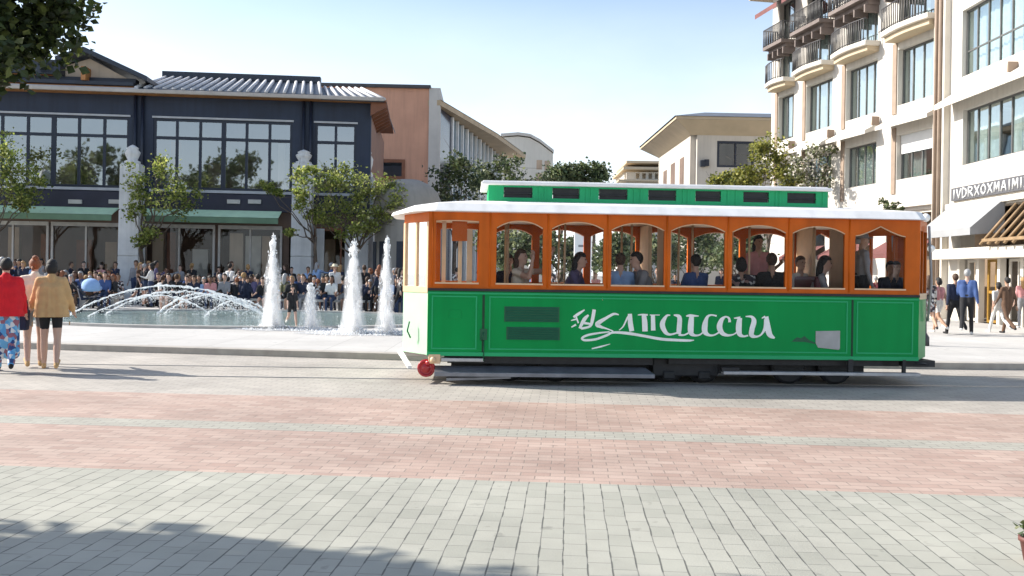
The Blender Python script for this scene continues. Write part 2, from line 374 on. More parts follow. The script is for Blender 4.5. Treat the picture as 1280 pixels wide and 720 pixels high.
# fountain water
def water_mat(name, dens):
    m = bpy.data.materials.new(name); m.use_nodes = True; nt = m.node_tree; nt.nodes.clear()
    out = nt.nodes.new('ShaderNodeOutputMaterial'); tr = nt.nodes.new('ShaderNodeBsdfTransparent')
    b = nt.nodes.new('ShaderNodeBsdfPrincipled'); b.inputs['Base Color'].default_value = (.88,.9,.92,1); b.inputs['Roughness'].default_value = .25
    b.inputs['Subsurface Weight'].default_value = 0
    tl = nt.nodes.new('ShaderNodeBsdfTranslucent'); tl.inputs[0].default_value = (.9,.92,.94,1)
    m2 = nt.nodes.new('ShaderNodeMixShader'); m2.inputs[0].default_value = .45
    lk(nt, b.outputs[0], m2.inputs[1]); lk(nt, tl.outputs[0], m2.inputs[2])
    tc = nt.nodes.new('ShaderNodeTexCoord'); mp = nt.nodes.new('ShaderNodeMapping'); mp.inputs['Scale'].default_value = (14, 14, 3)
    n = nt.nodes.new('ShaderNodeTexNoise'); n.inputs['Scale'].default_value = 1; n.inputs['Detail'].default_value = 5
    lk(nt, tc.outputs['Object'], mp.inputs[0]); lk(nt, mp.outputs[0], n.inputs['Vector'])
    mr = nt.nodes.new('ShaderNodeMapRange'); mr.inputs['From Min'].default_value = .35; mr.inputs['From Max'].default_value = .62
    mr.inputs['To Min'].default_value = dens-.35; mr.inputs['To Max'].default_value = min(1, dens+.25)
    lk(nt, n.outputs['Fac'], mr.inputs['Value'])
    mx = nt.nodes.new('ShaderNodeMixShader'); lk(nt, mr.outputs[0], mx.inputs[0]); lk(nt, tr.outputs[0], mx.inputs[1]); lk(nt, m2.outputs[0], mx.inputs[2])
    lk(nt, mx.outputs[0], out.inputs[0]); return m
M_foam = water_mat('white_water', .75); M_drop = water_mat('water_drops', .8); M_mist = water_mat('thin_spray', .3)
def octa(mb, p, r, rz=1.0):
    x, y, z = p
    mb.add([(x+r,y,z),(x-r,y,z),(x,y+r,z),(x,y-r,z),(x,y,z+r*rz),(x,y,z-r*rz)], [(0,2,4),(2,1,4),(1,3,4),(3,0,4),(2,0,5),(1,2,5),(3,1,5),(0,3,5)], 0, True)
def jet(px, ytop, ybot, w, label, seed):
    rr = random.Random(seed)
    g = gp(px, ybot, .12); H = at(px, ytop, g.y).z-.12
    t = thing('water_jet', label, 'fountain jet', g, 0, 'upright fountain jets')
    s = w/FOC*g.y/4
    c = MB(); N = 40; prof = []
    for i in range(N+1):
        q = i/N; r = s*(1.15-.75*q**.8)
        for z0, a, ww in ((.985, -.8, .04), (.88, .75, .03), (.93, -.25, .02), (.74, .35, .04), (.60, .25, .05)): r *= 1+a*math.exp(-((q-z0)/ww)**2)
        r *= 1+rr.uniform(-.13, .13); prof.append((max(r, .012), q*H))
    ph = [rr.random()*6 for _ in range(4)]
    c.lathe(prof, seg=14, jit=lambda th, z: .22*math.sin(3*th+ph[0]+z*5)+.15*math.sin(5*th+ph[1]-z*9)); c.build('column', M_vcol, t)
    c2 = MB(); c2.lathe([(r*.3, z) for r, z in prof], seg=10, jit=lambda th, z: .3*math.sin(3*th+ph[0]+z*5)); c2.build('core', M_foam, t)
    d = MB()
    for _ in range(300):
        q = rr.random()**1.3; z = H*(1-q)*.97; rad = s*(.2+1.5*q)*abs(rr.gauss(0, .75))+s*.25; th = rr.random()*6.283
        octa(d, (rad*math.cos(th), rad*math.sin(th), max(.01, z)), rr.uniform(.006, .019), rr.uniform(1, 3.5))
    d.build('droplets', M_drop, t)['kind'] = 'stuff'
    f = MB()
    for _ in range(300):
        th = rr.random()*6.283; q = rr.random()**.8; rad = q*s*8; h = .4*math.exp(-rad/(s*2.2))*H*.3
        octa(f, (rad*math.cos(th), rad*math.sin(th)*.7, rr.random()*h+.01), rr.uniform(.01, .032), 1.2)
    fo = blob(0, 0, s*8, s*6, 26, .2, seed); f.add([(x, y, .016) for x, y in fo], [list(range(len(fo)))])
    f.build('splash', M_foam, t)['kind'] = 'stuff'
    mi = MB()
    mi.lathe([(s*2.4, .02), (s*2.0, H*.12), (s*1.7, H*.32), (s*1.4, H*.55), (s*.8, H*.8)], seg=18, jit=lambda th, z: .2*math.sin(4*th+ph[2]+z*3)+.1*math.sin(7*th+ph[3]-z*5)); mi.build('spray', M_vmist, t)
jet(340, 291, 411, 26, 'tallest white upright fountain jet, nearest the arching jets', 1)
jet(388, 353, 412, 26, 'short white upright fountain jet between two tall ones', 2)
jet(441, 298, 417, 30, 'broad tall white upright fountain jet right of the short jet', 3)
jet(482, 294, 417, 24, 'slim white upright fountain jet nearest the front end of the tram', 4)
def arc(pxa, pxb, h, dy, label, seed, yb=398):
    rr = random.Random(seed); a = gp(pxa, yb, .13); b_ = gp(pxb, yb-1, .13); a.y += dy; b_.y += dy; a.x *= a.y/(a.y-dy); b_.x *= b_.y/(b_.y-dy)
    t = thing('water_arc', label, 'fountain jet', a, 0, 'arching fountain jets')
    mb = MB(); N = 60; pts = [a.lerp(b_, i/N)-a+Vector((rr.gauss(0,.015), rr.gauss(0,.02), h*4*(i/N)*(1-i/N)+rr.gauss(0,.012))) for i in range(N+1)]
    mb.tube(pts, [rr.uniform(.01, .042)*(.7+.6*(i/N)) for i in range(N+1)], 6); mb.build('stream', M_drop, t)
    d = MB()
    for _ in range(520):
        q = rr.random(); p = a.lerp(b_, q)+Vector((0, 0, h*4*q*(1-q)))-a; sp = .03+.13*q
        octa(d, (p.x+rr.gauss(0, sp), p.y+rr.gauss(0, sp), max(0, p.z-abs(rr.gauss(0, sp*1.6)))), rr.uniform(.005, .015), 1.3)
    d.build('droplets', M_drop, t)['kind'] = 'stuff'
arc(78, 335, .98, 0, 'longest low arch of water reaching from the women to the tallest jet', 11)
arc(110, 330, .78, 1.2, 'long low arch of water just under and behind the longest one', 12)
arc(132, 262, .62, 2.2, 'small left arch of water crossing in the middle of the pool', 13)
arc(300, 196, .7, 1.6, 'arch of water thrown leftward from beside the tallest jet', 14)
arc(205, 328, .66, 2.8, 'short arch of water falling at the foot of the tallest jet', 15)
arc(255, 340, .55, .6, 'smallest arch of water, nearest the tallest jet', 16)
# ------------------------------------------------------------------ the tram
tram = thing('tram', 'green and orange cable tram with white roof and passengers', 'tram', TR_C, TR_ROT)
HW = 1.15
def tx(px, d=0.0):      # sight line -> local x on the near side (d = set back)
    a = (px-640)/FOC; Yn = 13.2+d
    return (Yn*a-(2.42-.05*d))/(1-.05*a)
def tz(px, py, d=0.0):
    return at(px, py, 13.2+d+.05*tx(px)).z
m_green = pm('green_paint', (.001,.30,.068), .4, .06, 1.2, coat=.04, spec=.12, streak=.1)
m_greenl = pm('green_trim', (.02,.40,.15), .4, .06, 2, spec=.25)
m_greend = pm('louvre_green', (.003,.10,.04), .5, .1, 6)
m_orange = pm('orange_wood', (.60,.125,.006), .45, .14, 2.2, coat=.04, spec=.2, streak=.18)
m_cream = pm('cream_trim', (.72,.5,.3), .45, .08, 5)
m_sunlit = pm('sunlit_green_front', (.42,.66,.43), .4, .06, 2, coat=.3)  # sunlight on the front end put into a paler green
m_white = pm('roof_white', (.88,.86,.82), .5, .06, 1.5, streak=.15)
m_black = pm('black_iron', (.018,.018,.019), .55, .3, 8, bump=.3)
m_step = pm('step_steel', (.2,.21,.235), .35, .2, 5, metal=.5)
m_stepl = pm('step_edge', (.45,.45,.45), .4, .15, 6, metal=.4)
m_seam = pm('seam_green', (.005,.05,.02), .7, .1, 5)  # dark green of the seams between panels
m_letter = pm('letter_paint', (.93,.96,.90), .5, .06, 8)
m_ceil = pm('ceiling_wood', (.50,.36,.22), .5, .15, 3)
m_seat = pm('maroon_seat', (.10,.012,.018), .5, .15, 5)
m_red = pm('red_enamel', (.42,.012,.018), .3, .12, 6, coat=.4)
m_grey = pm('grey_panel', (.40,.40,.38), .6, .1, 6)
m_brown = pm('brown_wood', (.16,.05,.02), .5, .2, 4)
g_tram = glass_mat('tram_glass', (.9,.95,1), -.035)
XL, XR = tx(535), tx(1150)
ZB, ZS, ZO = .43, 1.41, 2.56
EX, EY = .40, .55          # octagon ends
# lower body shell
def shell(z0, z1, y=HW, t=.05): pass
lower = MB()
for sy in (-1, 1):
    y0, y1 = sorted((sy*HW, sy*(HW-.05)))
    lower.box(XL, XR, y0, y1, ZB, ZS-.03)
each(lower, 'side_panel', m_green, tram)
# pinstripe frames on the green panels
fr = MB()
def frame_rect(mb, xa, xb, za, zb, w=.022, y=-HW, d=.008):
    mb.box(xa, xb, y-d, y, zb-w, zb); mb.box(xa, xb, y-d, y, za, za+w)
    mb.box(xa, xa+w, y-d, y, za+w, zb-w); mb.box(xb-w, xb, y-d, y, za+w, zb-w)
Zp0, Zp1 = ZB+.085, ZS-.10
frame_rect(fr, tx(540), tx(597), Zp0, Zp1); frame_rect(fr, tx(612), tx(1061), Zp0, Zp1); frame_rect(fr, tx(1072), tx(1143), Zp0, Zp1)
fr.box(XL, XR, -HW-.014, -HW, ZB-.012, ZB+.045); fr.box(XL, XR, -HW-.012, -HW, ZS-.075, ZS-.045)
each(fr, 'panel_trim', m_greenl, tram, bevel=.003)
se = MB(); se.box(tx(603.5), tx(606.5), -HW-.003, -HW, ZB+.045, ZS-.08); se.box(tx(1065.5), tx(1068), -HW-.003, -HW, ZB+.045, ZS-.08); each(se, 'panel_seam', m_seam, tram)
bl = MB(); bl.box(XL, XR, -HW-.03, -HW+.002, ZS-.03, ZS+.008); bl.box(XL, XR, HW-.002, HW+.03, ZS-.03, ZS+.008); each(bl, 'belt_rail', m_black, tram, bevel=.006)
# louvred vents
for (a, b, c, d) in ((631, 700, 383, 402), (634, 701, 408.5, 424.5)):
    v = MB(); xa, xb, zt, zb_ = tx(a), tx(b), tz(a, c), tz(a, d)
    v.box(xa, xb, -HW-.006, -HW, zb_, zt)
    k = 6
    for i in range(k):
        z = zb_+(zt-zb_)*(i+.5)/k; v.quad((xa+.02,-HW-.018,z-.012),(xb-.02,-HW-.018,z-.012),(xb-.02,-HW-.007,z+.012),(xa+.02,-HW-.007,z+.012))
    v.build('louvre_vent', m_greend, tram)
v = MB(); v.box(tx(562), tx(577), -HW-.006, -HW, tz(562, 398), tz(562, 387)); v.build('hatch_cover', m_green, tram, bevel=.004)
# sign plate with dark mountain mark beside it
v = MB(); a, b = tx(1021), tx(1051.5); c, d = tz(1021, 437), tz(1021, 413)
v.prism([(a+.04, c+.03), (b-.02, c), (b, c+.02), (b, d), (a, d-.01), (a, c+.1)], -HW-.012, -HW); v.build('notice_plate', m_grey, tram, bevel=.004)
v = MB(); p = lambda x, y: (tx(x), tz(x, y))
v.prism([p(991,427), p(998,421.5), p(1003,423), p(1007,420), p(1013,425), p(1021,428.5), p(1020,430), p(1008,427.5)][::-1], -HW-.003, -HW); v.build('peak_emblem', m_greend, tram)
# door latch and rail by the seam
v = MB(); v.box(tx(601), tx(610), -HW-.01, -HW, tz(604, 425), tz(604, 411)); v.tube([(tx(603),-HW-.04,tz(604,426)),(tx(606),-HW-.045,tz(604,415))], .01); v.tube([(tx(606),-HW-.02,tz(604,425)),(tx(606),-HW-.02,ZB-.08)], .008, 6); v.build('door_latch', m_greend, tram)

# upper orange sides with arched windows
BAYS = [(540,612,544,598,'flat'),(612,684.5,620,678,'arch'),(684.5,759,689,754,'arch'),(759,833.5,764,830,'arch'),(833.5,910,838,906,'arch'),(910,986,915,982,'arch'),(986,1062,990.5,1056,'arch'),(1062,1142,1069,1132,'ogee')]
ZW0 = tz(800, 356.5)
def arch_pts(xa, xb, kind):
    n = 14; out = []
    for i in range(n+1):
        q = i/n; x = xa+(xb-xa)*q
        if kind == 'flat': z = 2.41+.012*math.sin(math.pi*q)
        elif kind == 'arch': z = 2.325+.105*(1-abs(2*q-1)**2.2)
        else:
            s = 1-abs(2*q-1); z = 2.30+.15*(s**1.35 if s > .12 else s*.5)
        out.append((x, z))
    return out
for sy in (-1, 1):
    ya, yb = sorted((sy*HW, sy*(HW-.06)))
    up = MB()
    def cellq(x0, x1, z0, z1): up.box(x0, x1, ya, yb, z0, z1)
    xp = XL
    for (a, b, wa, wb, kind) in BAYS:
        xa, xb, wxa, wxb = tx(a), tx(b), tx(wa), tx(wb)
        if a == 540: xa = XL
        if b == 1142: xb = XR
        cellq(xa, wxa, ZS+.008, ZO); cellq(wxb, xb, ZS+.008, ZO); cellq(wxa, wxb, ZS+.008, ZW0)
        pts = arch_pts(wxa, wxb, kind)
        up.prism(pts+[(wxb, ZO), (wxa, ZO)], ya, yb)
    up.build('window_frame', m_orange, tram)
tr = MB(); ar = MB()
for (a, b, wa, wb, kind) in BAYS:
    for px in ([b] if b < 1142 else [])+([540] if a == 540 else []):
        for sy in (-1, 1):
            x = tx(px); y = sy*(HW+.004); tr.tube([(x, y, ZW0-.06), (x, y, ZO)], .013, 6)
    for sy in (-1, 1):
        pts = arch_pts(tx(wa)+.004, tx(wb)-.004, kind); y = sy*(HW+.002)
        ar.tube([(x, y, z) for x, z in pts], .009, 5)
        ar.box(tx(wa)-.006, tx(wb)+.006, min(y, y+sy*.02), max(y, y+sy*.02), ZW0-.022, ZW0+.002)
each(tr, 'post_moulding', m_orange, tram); each(ar, 'window_beading', m_cream, tram)
for i, (a, b, wa, wb, kind) in enumerate(BAYS):
    for sy in (-1, 1):
        g = MB(); y = sy*(HW-.03); pts = arch_pts(tx(wa), tx(wb), kind)
        poly = [(tx(wb), ZW0), *reversed(pts), (tx(wa), ZW0)]
        g.add([(x, y, z) for x, z in poly], [list(range(len(poly)))]); g.build('window_pane', g_tram, tram)
# orange blind hanging in the door window, cream door posts
v = MB(); v.box(tx(564), tx(583), -HW+.07, -HW+.085, tz(570, 301), 2.42); v.build('window_blind', m_orange, tram)
v = MB(); v.box(tx(551.5), tx(556.5), -HW+.1, -HW+.14, 1.42, 2.42); v.box(tx(572), tx(577), -HW+.1, -HW+.14, 1.42, 2.2); v.box(tx(583), tx(590), -HW+.1, -HW+.13, 1.42, 2.3); each(v, 'door_post', m_cream, tram)
# ends: three-sided bays, lower panel and window posts
for sx, X0 in ((-1, XL), (1, XR)):
    pl_ = [(X0, -HW+.002), (X0+sx*EX, -HW+EY), (X0+sx*EX, HW-EY), (X0, HW-.002)]
    lo = MB(); hd = MB(); po = MB(); gl = MB(); sl = MB()
    for i in range(3):
        (x0, y0), (x1, y1) = pl_[i], pl_[i+1]
        L = math.hypot(x1-x0, y1-y0); mb_m = Matrix.Translation((x0, y0, 0)) @ Matrix.Rotation(math.atan2(y1-y0, x1-x0), 4, 'Z')
        o_ = -.04 if sx < 0 else 0
        for m_ in (lo, hd, po, gl, sl): m_.M = mb_m
        lo.box(0, L, o_, o_+.04, ZB, ZS-.06); sl.box(0, L, o_-.01, o_+.05, ZS-.06, ZS+.03)
        hd.box(0, L, o_, o_+.04, 2.40, ZO)
        po.box(0, .045, o_-.005, o_+.05, ZS+.03, 2.40); po.box(L-.045, L, o_-.005, o_+.05, ZS+.03, 2.40); po.box(L/2-.022, L/2+.022, o_, o_+.045, ZS+.03, 2.40)
        gl.quad((.045, o_+.02, ZS+.03), (L-.045, o_+.02, ZS+.03), (L-.045, o_+.02, 2.4), (.045, o_+.02, 2.4))
    each(lo, 'end_panel', m_sunlit if sx < 0 else m_green, tram); each(hd, 'end_header', m_orange, tram)
    each(po, 'end_post', m_cream if sx < 0 else m_orange, tram); each(gl, 'end_glass', g_tram, tram); each(sl, 'end_sill', m_cream, tram)
v = MB(); xh = XL-EX*.55; v.tube([(xh-.06,-HW+.6*EX,tz(520,403)),(xh-.09,-HW+.6*EX,tz(520,415)),(xh-.04,-HW+.6*EX,tz(520,424))], .012); v.build('grab_handle', m_greend, tram)

# roof: canopy with thin drooping ends, clerestory
xa, xb = XL-.62, XR+.22
rp = [(xa, -.45), (XL-.25, -HW-.05), (XL+.1, -HW-.13), (XR-.05, -HW-.13), (XR+.12, -HW+.02), (xb, -.5), (xb, .5), (XR+.12, HW-.02), (XR-.05, HW+.13), (XL+.1, HW+.13), (XL-.25, HW+.05), (xa, .45)]
ro = MB(); n = len(rp)
cl = [(tx(600,.55), -.62), (tx(1037,.55), -.62), (tx(1037,.55), .62), (tx(600,.55), .62)]
droop = lambda x: .085*max(0, (XL+.1-x)/.72)**1.2
bot = [(x, y, ZO-.005-droop(x)*.4) for x, y in rp]; mid = [(x-(.03 if x < 0 else -.03)*-1, y*.90, ZO+.13-droop(x)*1.35) for x, y in rp]
top = [(min(max(x*.97, cl[0][0]-.15), cl[1][0]+.25), y*.55, ZO+.2-droop(x)*.2) for x, y in rp]
ro.add(bot+mid+top, [list(range(n-1, -1, -1))]+[(i, (i+1)%n, n+(i+1)%n, n+i) for i in range(n)]+[(n+i, n+(i+1)%n, 2*n+(i+1)%n, 2*n+i) for i in range(n)]+[list(range(2*n, 3*n))])
ro.build('roof', m_white, tram, bevel=.012)
# clerestory box with dark vents
CZ0, CZ1 = ZO+.15, tz(820, 235.5, .55)
x0, x1 = tx(609,.55), tx(1034,.55)
vents = [(628,664),(689,723),(747,783),(809,844),(868,900),(928,960),(983,1019)]
za, zb_ = tz(820, 250.5, .55), tz(820, 237.5, .55)
cw = MB()
hl = [(tx(a,.55), tx(b,.55), za, zb_) for a, b in vents]
cw.wall(x0, x1, CZ0, CZ1, -.6, .05, hl); cw.wall(x0, x1, CZ0, CZ1, .55, .05, hl)
cw.box(x0, x0+.04, -.55, .55, CZ0, CZ1); cw.box(x1-.04, x1, -.55, .55, CZ0, CZ1)
cle = cw.build('clerestory', m_greenl, tram)
for h in hl:
    v = MB(); v.box(h[0]+.01, h[1]-.01, -.575, -.57, h[2], h[3]); v.box(h[0], h[1], -.606, -.58, h[2]+.06, h[2]+.075); v.build('vent_louvre', m_black, cle)
# light frames between vents
fr = MB()
for a, b in vents:
    for px in (a-9, b+9): fr.box(tx(px-1.2,.55), tx(px+1.2,.55), -.61, -.6, CZ0, CZ1)
each(fr, 'clerestory_mullion', m_greenl, cle)
cr = MB(); cr.box(tx(600,.55), tx(1037,.55), -.70, .70, CZ1, CZ1+.05); cr.box(tx(602,.55), tx(1036,.55), -.55, .55, CZ1+.05, CZ1+.08); cr.build('clerestory_roof', m_white, cle, bevel=.02)

# interior
fl = MB(); fl.slab([(XL+.02,-HW+.06),(XR-.02,-HW+.06),(XR+EX-.06,-HW+EY+.03),(XR+EX-.06,HW-EY-.03),(XR-.02,HW-.06),(XL+.02,HW-.06),(XL-EX+.06,HW-EY-.03),(XL-EX+.06,-HW+EY+.03)], .62, .68); fl.build('floor', m_brown, tram)
ce = MB(); ce.box(XL+.02, XR-.02, -HW+.065, HW-.065, ZO-.05, ZO-.012); ce.build('ceiling', m_ceil, tram)
for sy in (-1, 1):
    b_ = MB(); b_.box(tx(615), tx(1060), min(sy*1.05, sy*.62), max(sy*1.05, sy*.62), 1.02, 1.10); b_.box(tx(615), tx(1060), min(sy*1.07, sy*1.03), max(sy*1.07, sy*1.03), 1.10, 1.45); b_.box(tx(615), tx(1060), min(sy*1.0, sy*.7), max(sy*1.0, sy*.7), .68, 1.02)
    b_.build('bench', m_brown, tram)
v = MB(); v.box(tx(1030), tx(1046), -.85, .1, .68, 1.68); v.build('seat_back', m_seat, tram, bevel=.05)
pk = MB()
for px in (637, 712, 800, 880, 955, 1040):
    for y in (-.45, .45): pk.tube([(tx(px), y, .68), (tx(px), y, ZO-.05)], .018, 8)
each(pk, 'grab_pole', m_cream, tram)
for px in (605, 838, 1066):
    pt = MB(); pt.box(tx(px)-.03, tx(px)+.03, -HW+.07, -.35, .68, 2.5); pt.box(tx(px)-.03, tx(px)+.03, .35, HW-.07, .68, 2.5); pt.build('bulkhead', m_cream, tram)

# underframe, boards, wheels
u = MB(); u.box(XL+.35, XR-.6, -.62, .62, .14, .31); u.box(XL+.25, XR-.15, -.85, .85, .30, ZB); u.box(XL+.3, tx(820), -HW+.12, -HW+.2, .30, ZB); u.box(tx(840), XR-.5, -HW+.12, -HW+.2, .32, ZB); u.build('underframe', m_black, tram)
s1 = MB(); s1.box(tx(553), tx(606), -HW-.02, -HW+.12, .335, .385); s1.build('footboard_bracket', m_stepl, tram, bevel=.006)
s2 = MB(); s2.add([(tx(545),-HW-.16,.13),(tx(818),-HW-.16,.13),(tx(810),-HW+.1,.2),(tx(545),-HW+.1,.2),(tx(545),-HW-.16,.19),(tx(818),-HW-.16,.19),(tx(810),-HW+.1,.265),(tx(545),-HW+.1,.265)], [(0,3,2,1),(4,5,6,7),(0,1,5,4),(1,2,6,5),(2,3,7,6),(3,0,4,7)])
s2.build('running_board', m_step, tram, bevel=.005)
s2 = MB(); s2.add([(tx(560),-HW-.1,.06),(tx(640),-HW-.1,.1),(tx(640),-HW+.05,.12),(tx(560),-HW+.05,.08),(tx(560),-HW-.1,.1),(tx(640),-HW-.1,.125),(tx(640),-HW+.05,.145),(tx(560),-HW+.05,.12)], [(0,3,2,1),(4,5,6,7),(0,1,5,4),(1,2,6,5),(2,3,7,6),(3,0,4,7)]); s2.build('guard_bar', m_step, tram)
s3 = MB(); s3.box(tx(905), tx(1150), -HW-.08, -HW+.06, .19, .235); s3.build('running_board', m_stepl, tram, bevel=.005)
s3 = MB(); s3.box(tx(903), tx(925), -HW-.06, -HW+.02, .235, .29); s3.box(tx(1062), tx(1068), -HW-.02, -HW+.02, .235, ZB); s3.box(tx(1130), tx(1134), -HW-.02, -HW+.02, .2, ZB); each(s3, 'step_hanger', m_black, tram)
def wheel(px, y):
    t = MB(Matrix.Translation((tx(px), y, .27)) @ Matrix.Rotation(R(90), 4, 'X'))
    t.lathe([(.05,-.05),(.23,-.05),(.27,-.03),(.27,.03),(.23,.05),(.05,.05)], seg=20, smooth=False); t.build('wheel', m_black, tram)
for px in (640, 700, 845, 890, 1000, 1060):
    for y in (-.72, .72): wheel(px, y)
tk = MB(); tk.box(tx(822), tx(905), -.92, -.8, .12, .40); tk.box(tx(835), tx(850), -.95, -.8, .08, .2); tk.box(tx(880), tx(895), -.95, -.8, .08, .2); tk.build('truck_frame', m_black, tram, bevel=.02)
# bumper, red coupler wheel, pale life-guard stick at the front; tail board
rd = MB(Matrix.Translation((tx(534), -HW+.12, .22)) @ Matrix.Rotation(R(90), 4, 'X')); rd.lathe([(.02,-.05),(.05,-.05),(.06,-.02),(.095,-.02),(.10,-.035),(.13,-.035),(.135,0),(.13,.035),(.10,.035),(.095,.02),(.06,.02),(.05,.05),(.02,.05)], seg=20); rd.M = Matrix(); rd.ball((tx(537), -HW+.02, .31), (.05,.05,.04)); rd.build('red_hand_wheel', m_red, tram)
rd = MB(); rd.box(tx(537), tx(552), -HW-.02, -HW+.14, .30, .44); rd.ball((tx(543), -HW-.03, .36), .05); rd.build('coupler_box', m_cream, tram, bevel=.01)
gd = MB(); gd.add([(tx(495),-.6,.40),(tx(511),-HW+.05,.22),(tx(516),-HW+.05,.22),(tx(501),-.6,.40),(tx(495),-.6,.44),(tx(511),-HW+.05,.26),(tx(516),-HW+.05,.26),(tx(501),-.6,.44)], [(0,3,2,1),(4,5,6,7),(0,1,5,4),(1,2,6,5),(2,3,7,6),(3,0,4,7)]); gd.box(tx(496), tx(535), -.6, .6, .36, .43); gd.build('bumper', m_white, tram)
tb = MB(); tb.box(XR-.1, XR+EX, -.9, .9, .30, .40); tb.tube([(XR-.02,-HW+.05,.38),(XR+.2,-HW+.15,.36),(XR+.3,-HW+.3,.33)], .012); tb.build('bumper', m_black, tram)
rl = MB()
for y in (-.7, -.2, .5): rl.tube([(XR+EX-.02, y, 1.0), (XR+EX+.03, y, 1.6), (XR+EX-.02, y, 2.5)], .022, 6)
each(rl, 'rear_rail', m_grey, tram)

# painted lettering: calligraphic strokes on the long panel
def stroke(mb, pts, ox, k):
    P = []
    for X, Y, w in pts: P.append((tx(ox+X/8), tz(ox+X/8, 375+Y/8), w/8/83.3))
    # smooth through the given points
    Q = []
    for i in range(len(P)-1):
        p0, p1, p2, p3 = P[max(i-1, 0)], P[i], P[i+1], P[min(i+2, len(P)-1)]
        for j in range(5):
            t = j/5; Q.append(tuple(.5*(2*b+(c-a)*t+(2*a-5*b+4*c-d)*t*t+(-a+3*b-3*c+d)*t**3) for a, b, c, d in zip(p0, p1, p2, p3)))
    Q.append(P[-1])
    vs = []; n = len(Q); y = -HW-.0022-.00035*k
    for i, (x, z, w) in enumerate(Q):
        a, b = Q[max(i-1, 0)], Q[min(i+1, n-1)]; dx, dz = b[0]-a[0], b[1]-a[1]; L = math.hypot(dx, dz) or 1
        nx, nz = -dz/L*max(w, .006)/2, dx/L*max(w, .006)/2
        vs += [(x+nx, y, z+nz), (x-nx, y, z-nz)]
    mb.add(vs, [(2*i, 2*i+1, 2*i+3, 2*i+2) for i in range(n-1)])
A_, B_ = 690, 820
EMB = [[(222,172,22),(270,140,28),(332,98,12)], [(285,285,24),(330,195,38),(372,150,18)], [(198,205,8),(255,190,20)], [(203,272,12),(248,246,20)], [(248,168,16),(272,232,16)],
       [(428,95,34),(412,195,34),(388,262,24),(300,286,22)], [(330,230,26),(400,240,18)]]
LET = [[(675,148,10),(625,140,24),(550,180,28),(462,240,46),(498,268,28),(560,288,14),(622,312,12)],
       [(585,318,12),(480,330,18),(370,350,22),(312,380,22),(340,402,22),(450,392,22),(560,352,24),(620,325,22),(760,332,28),(920,358,26),(1100,390,28),(1240,400,26),(1370,405,24),(1432,402,8)],
       [(410,487,12),(500,466,16),(592,440,6)],
       [(680,302,8),(722,262,14),(765,172,18),(790,146,18)], [(786,138,40),(792,230,50),(808,312,48)],
       [(926,148,44),(936,230,54),(940,314,54)], [(865,150,8),(910,146,16),(965,150,18)], [(1016,148,40),(1022,305,46)], [(985,150,10),(1085,150,8)]]
LETB = [[(150,152,10),(112,160,24),(72,240,52),(102,318,42),(150,345,22),(222,328,16)], [(185,150,12),(240,170,42),(242,260,50),(236,340,46)], [(236,345,26),(292,350,16),(345,322,18)],
        [(308,162,12),(345,155,26),(392,158,20),(435,160,8)], [(364,160,46),(357,250,60),(360,325,54),(392,352,26),(442,350,16),(482,322,16)],
        [(614,160,18),(560,150,16),(520,172,30),(498,250,56),(500,318,54),(540,350,26),(592,350,16),(642,322,18)],
        [(745,222,28),(737,182,22),(702,168,18),(664,200,42),(644,268,58),(670,328,46),(722,352,26),(782,345,14),(818,322,16)],
        [(788,182,10),(852,176,26)], [(846,178,46),(837,260,60),(844,335,52),(882,362,22),(932,355,16)],
        [(903,165,10),(962,168,26),(988,210,50),(970,290,52),(966,350,48),(1012,366,22),(1062,345,18),(1098,280,30),(1100,192,24)], [(1066,182,10),(1100,165,22)], [(1112,165,40),(1128,280,60),(1150,348,54),(1198,380,16)]]
e = MB()
for k, s in enumerate(EMB): stroke(e, s, A_, k)
e.build('leaf_emblem', m_letter, tram)
e = MB()
for k, s in enumerate(LET): stroke(e, s, A_, k)
for k, s in enumerate(LETB): stroke(e, s, B_, k+9)
e.build('lettering', m_letter, tram)
# ------------------------------------------------------------------ buildings
m_navy = pm('navy_stucco', (.016,.026,.052), .6, .2, .8, streak=.25, bump=.15)
m_navyd = pm('navy_frame', (.010,.016,.033), .45, .15, 3)
m_plum = pm('plum_spandrel', (.022,.022,.04), .6, .2, 1.2)
m_sill = pm('pale_sill', (.42,.43,.45), .6, .1, 3)
m_pylon = pm('pale_stone', (.68,.68,.67), .75, .12, 1.5, streak=.2, bump=.25)
m_beige = pm('beige_plaster', (.52,.43,.34), .8, .1, 1.2, streak=.15)
m_awn = pm('green_awning', (.15,.25,.16), .8, .1, 2)
m_awnl = pm('lit_awning_top', (.60,.82,.55), .8, .08, 2)  # lit look of the awning's top slope put into its colour
m_timber = pm('orange_timber', (.40,.17,.055), .6, .2, 2)
m_rib = pm('light_rib', (.50,.50,.51), .7, .15, 2)
m_pan = pm('dark_roof_pan', (.022,.03,.045), .5, .2, 2)
m_gut = pm('gutter', (.42,.38,.34), .6, .1, 3)
m_inside = pm('room_wall', (.28,.21,.15), .9, .25, .5)
m_insided = pm('shop_wall', (.15,.10,.075), .8, .3, .7)
m_panelb = pm('shop_panel', (.42,.31,.22), .8, .2, 1)
m_wood = pm('shop_wood', (.20,.075,.035), .6, .2, 2)
m_curt = pm('curtain', (.55,.55,.52), .9, .1, 2)
m_trimw = pm('white_trim', (.5,.47,.44), .6, .1, 3)
g_shop = glass_mat('office_glass', (.85,.93,1), .26, trans=(.85,.88,.9))
g_front = glass_mat('shopfront_glass', (.9,.95,1), .0, trans=(.95,.93,.9))
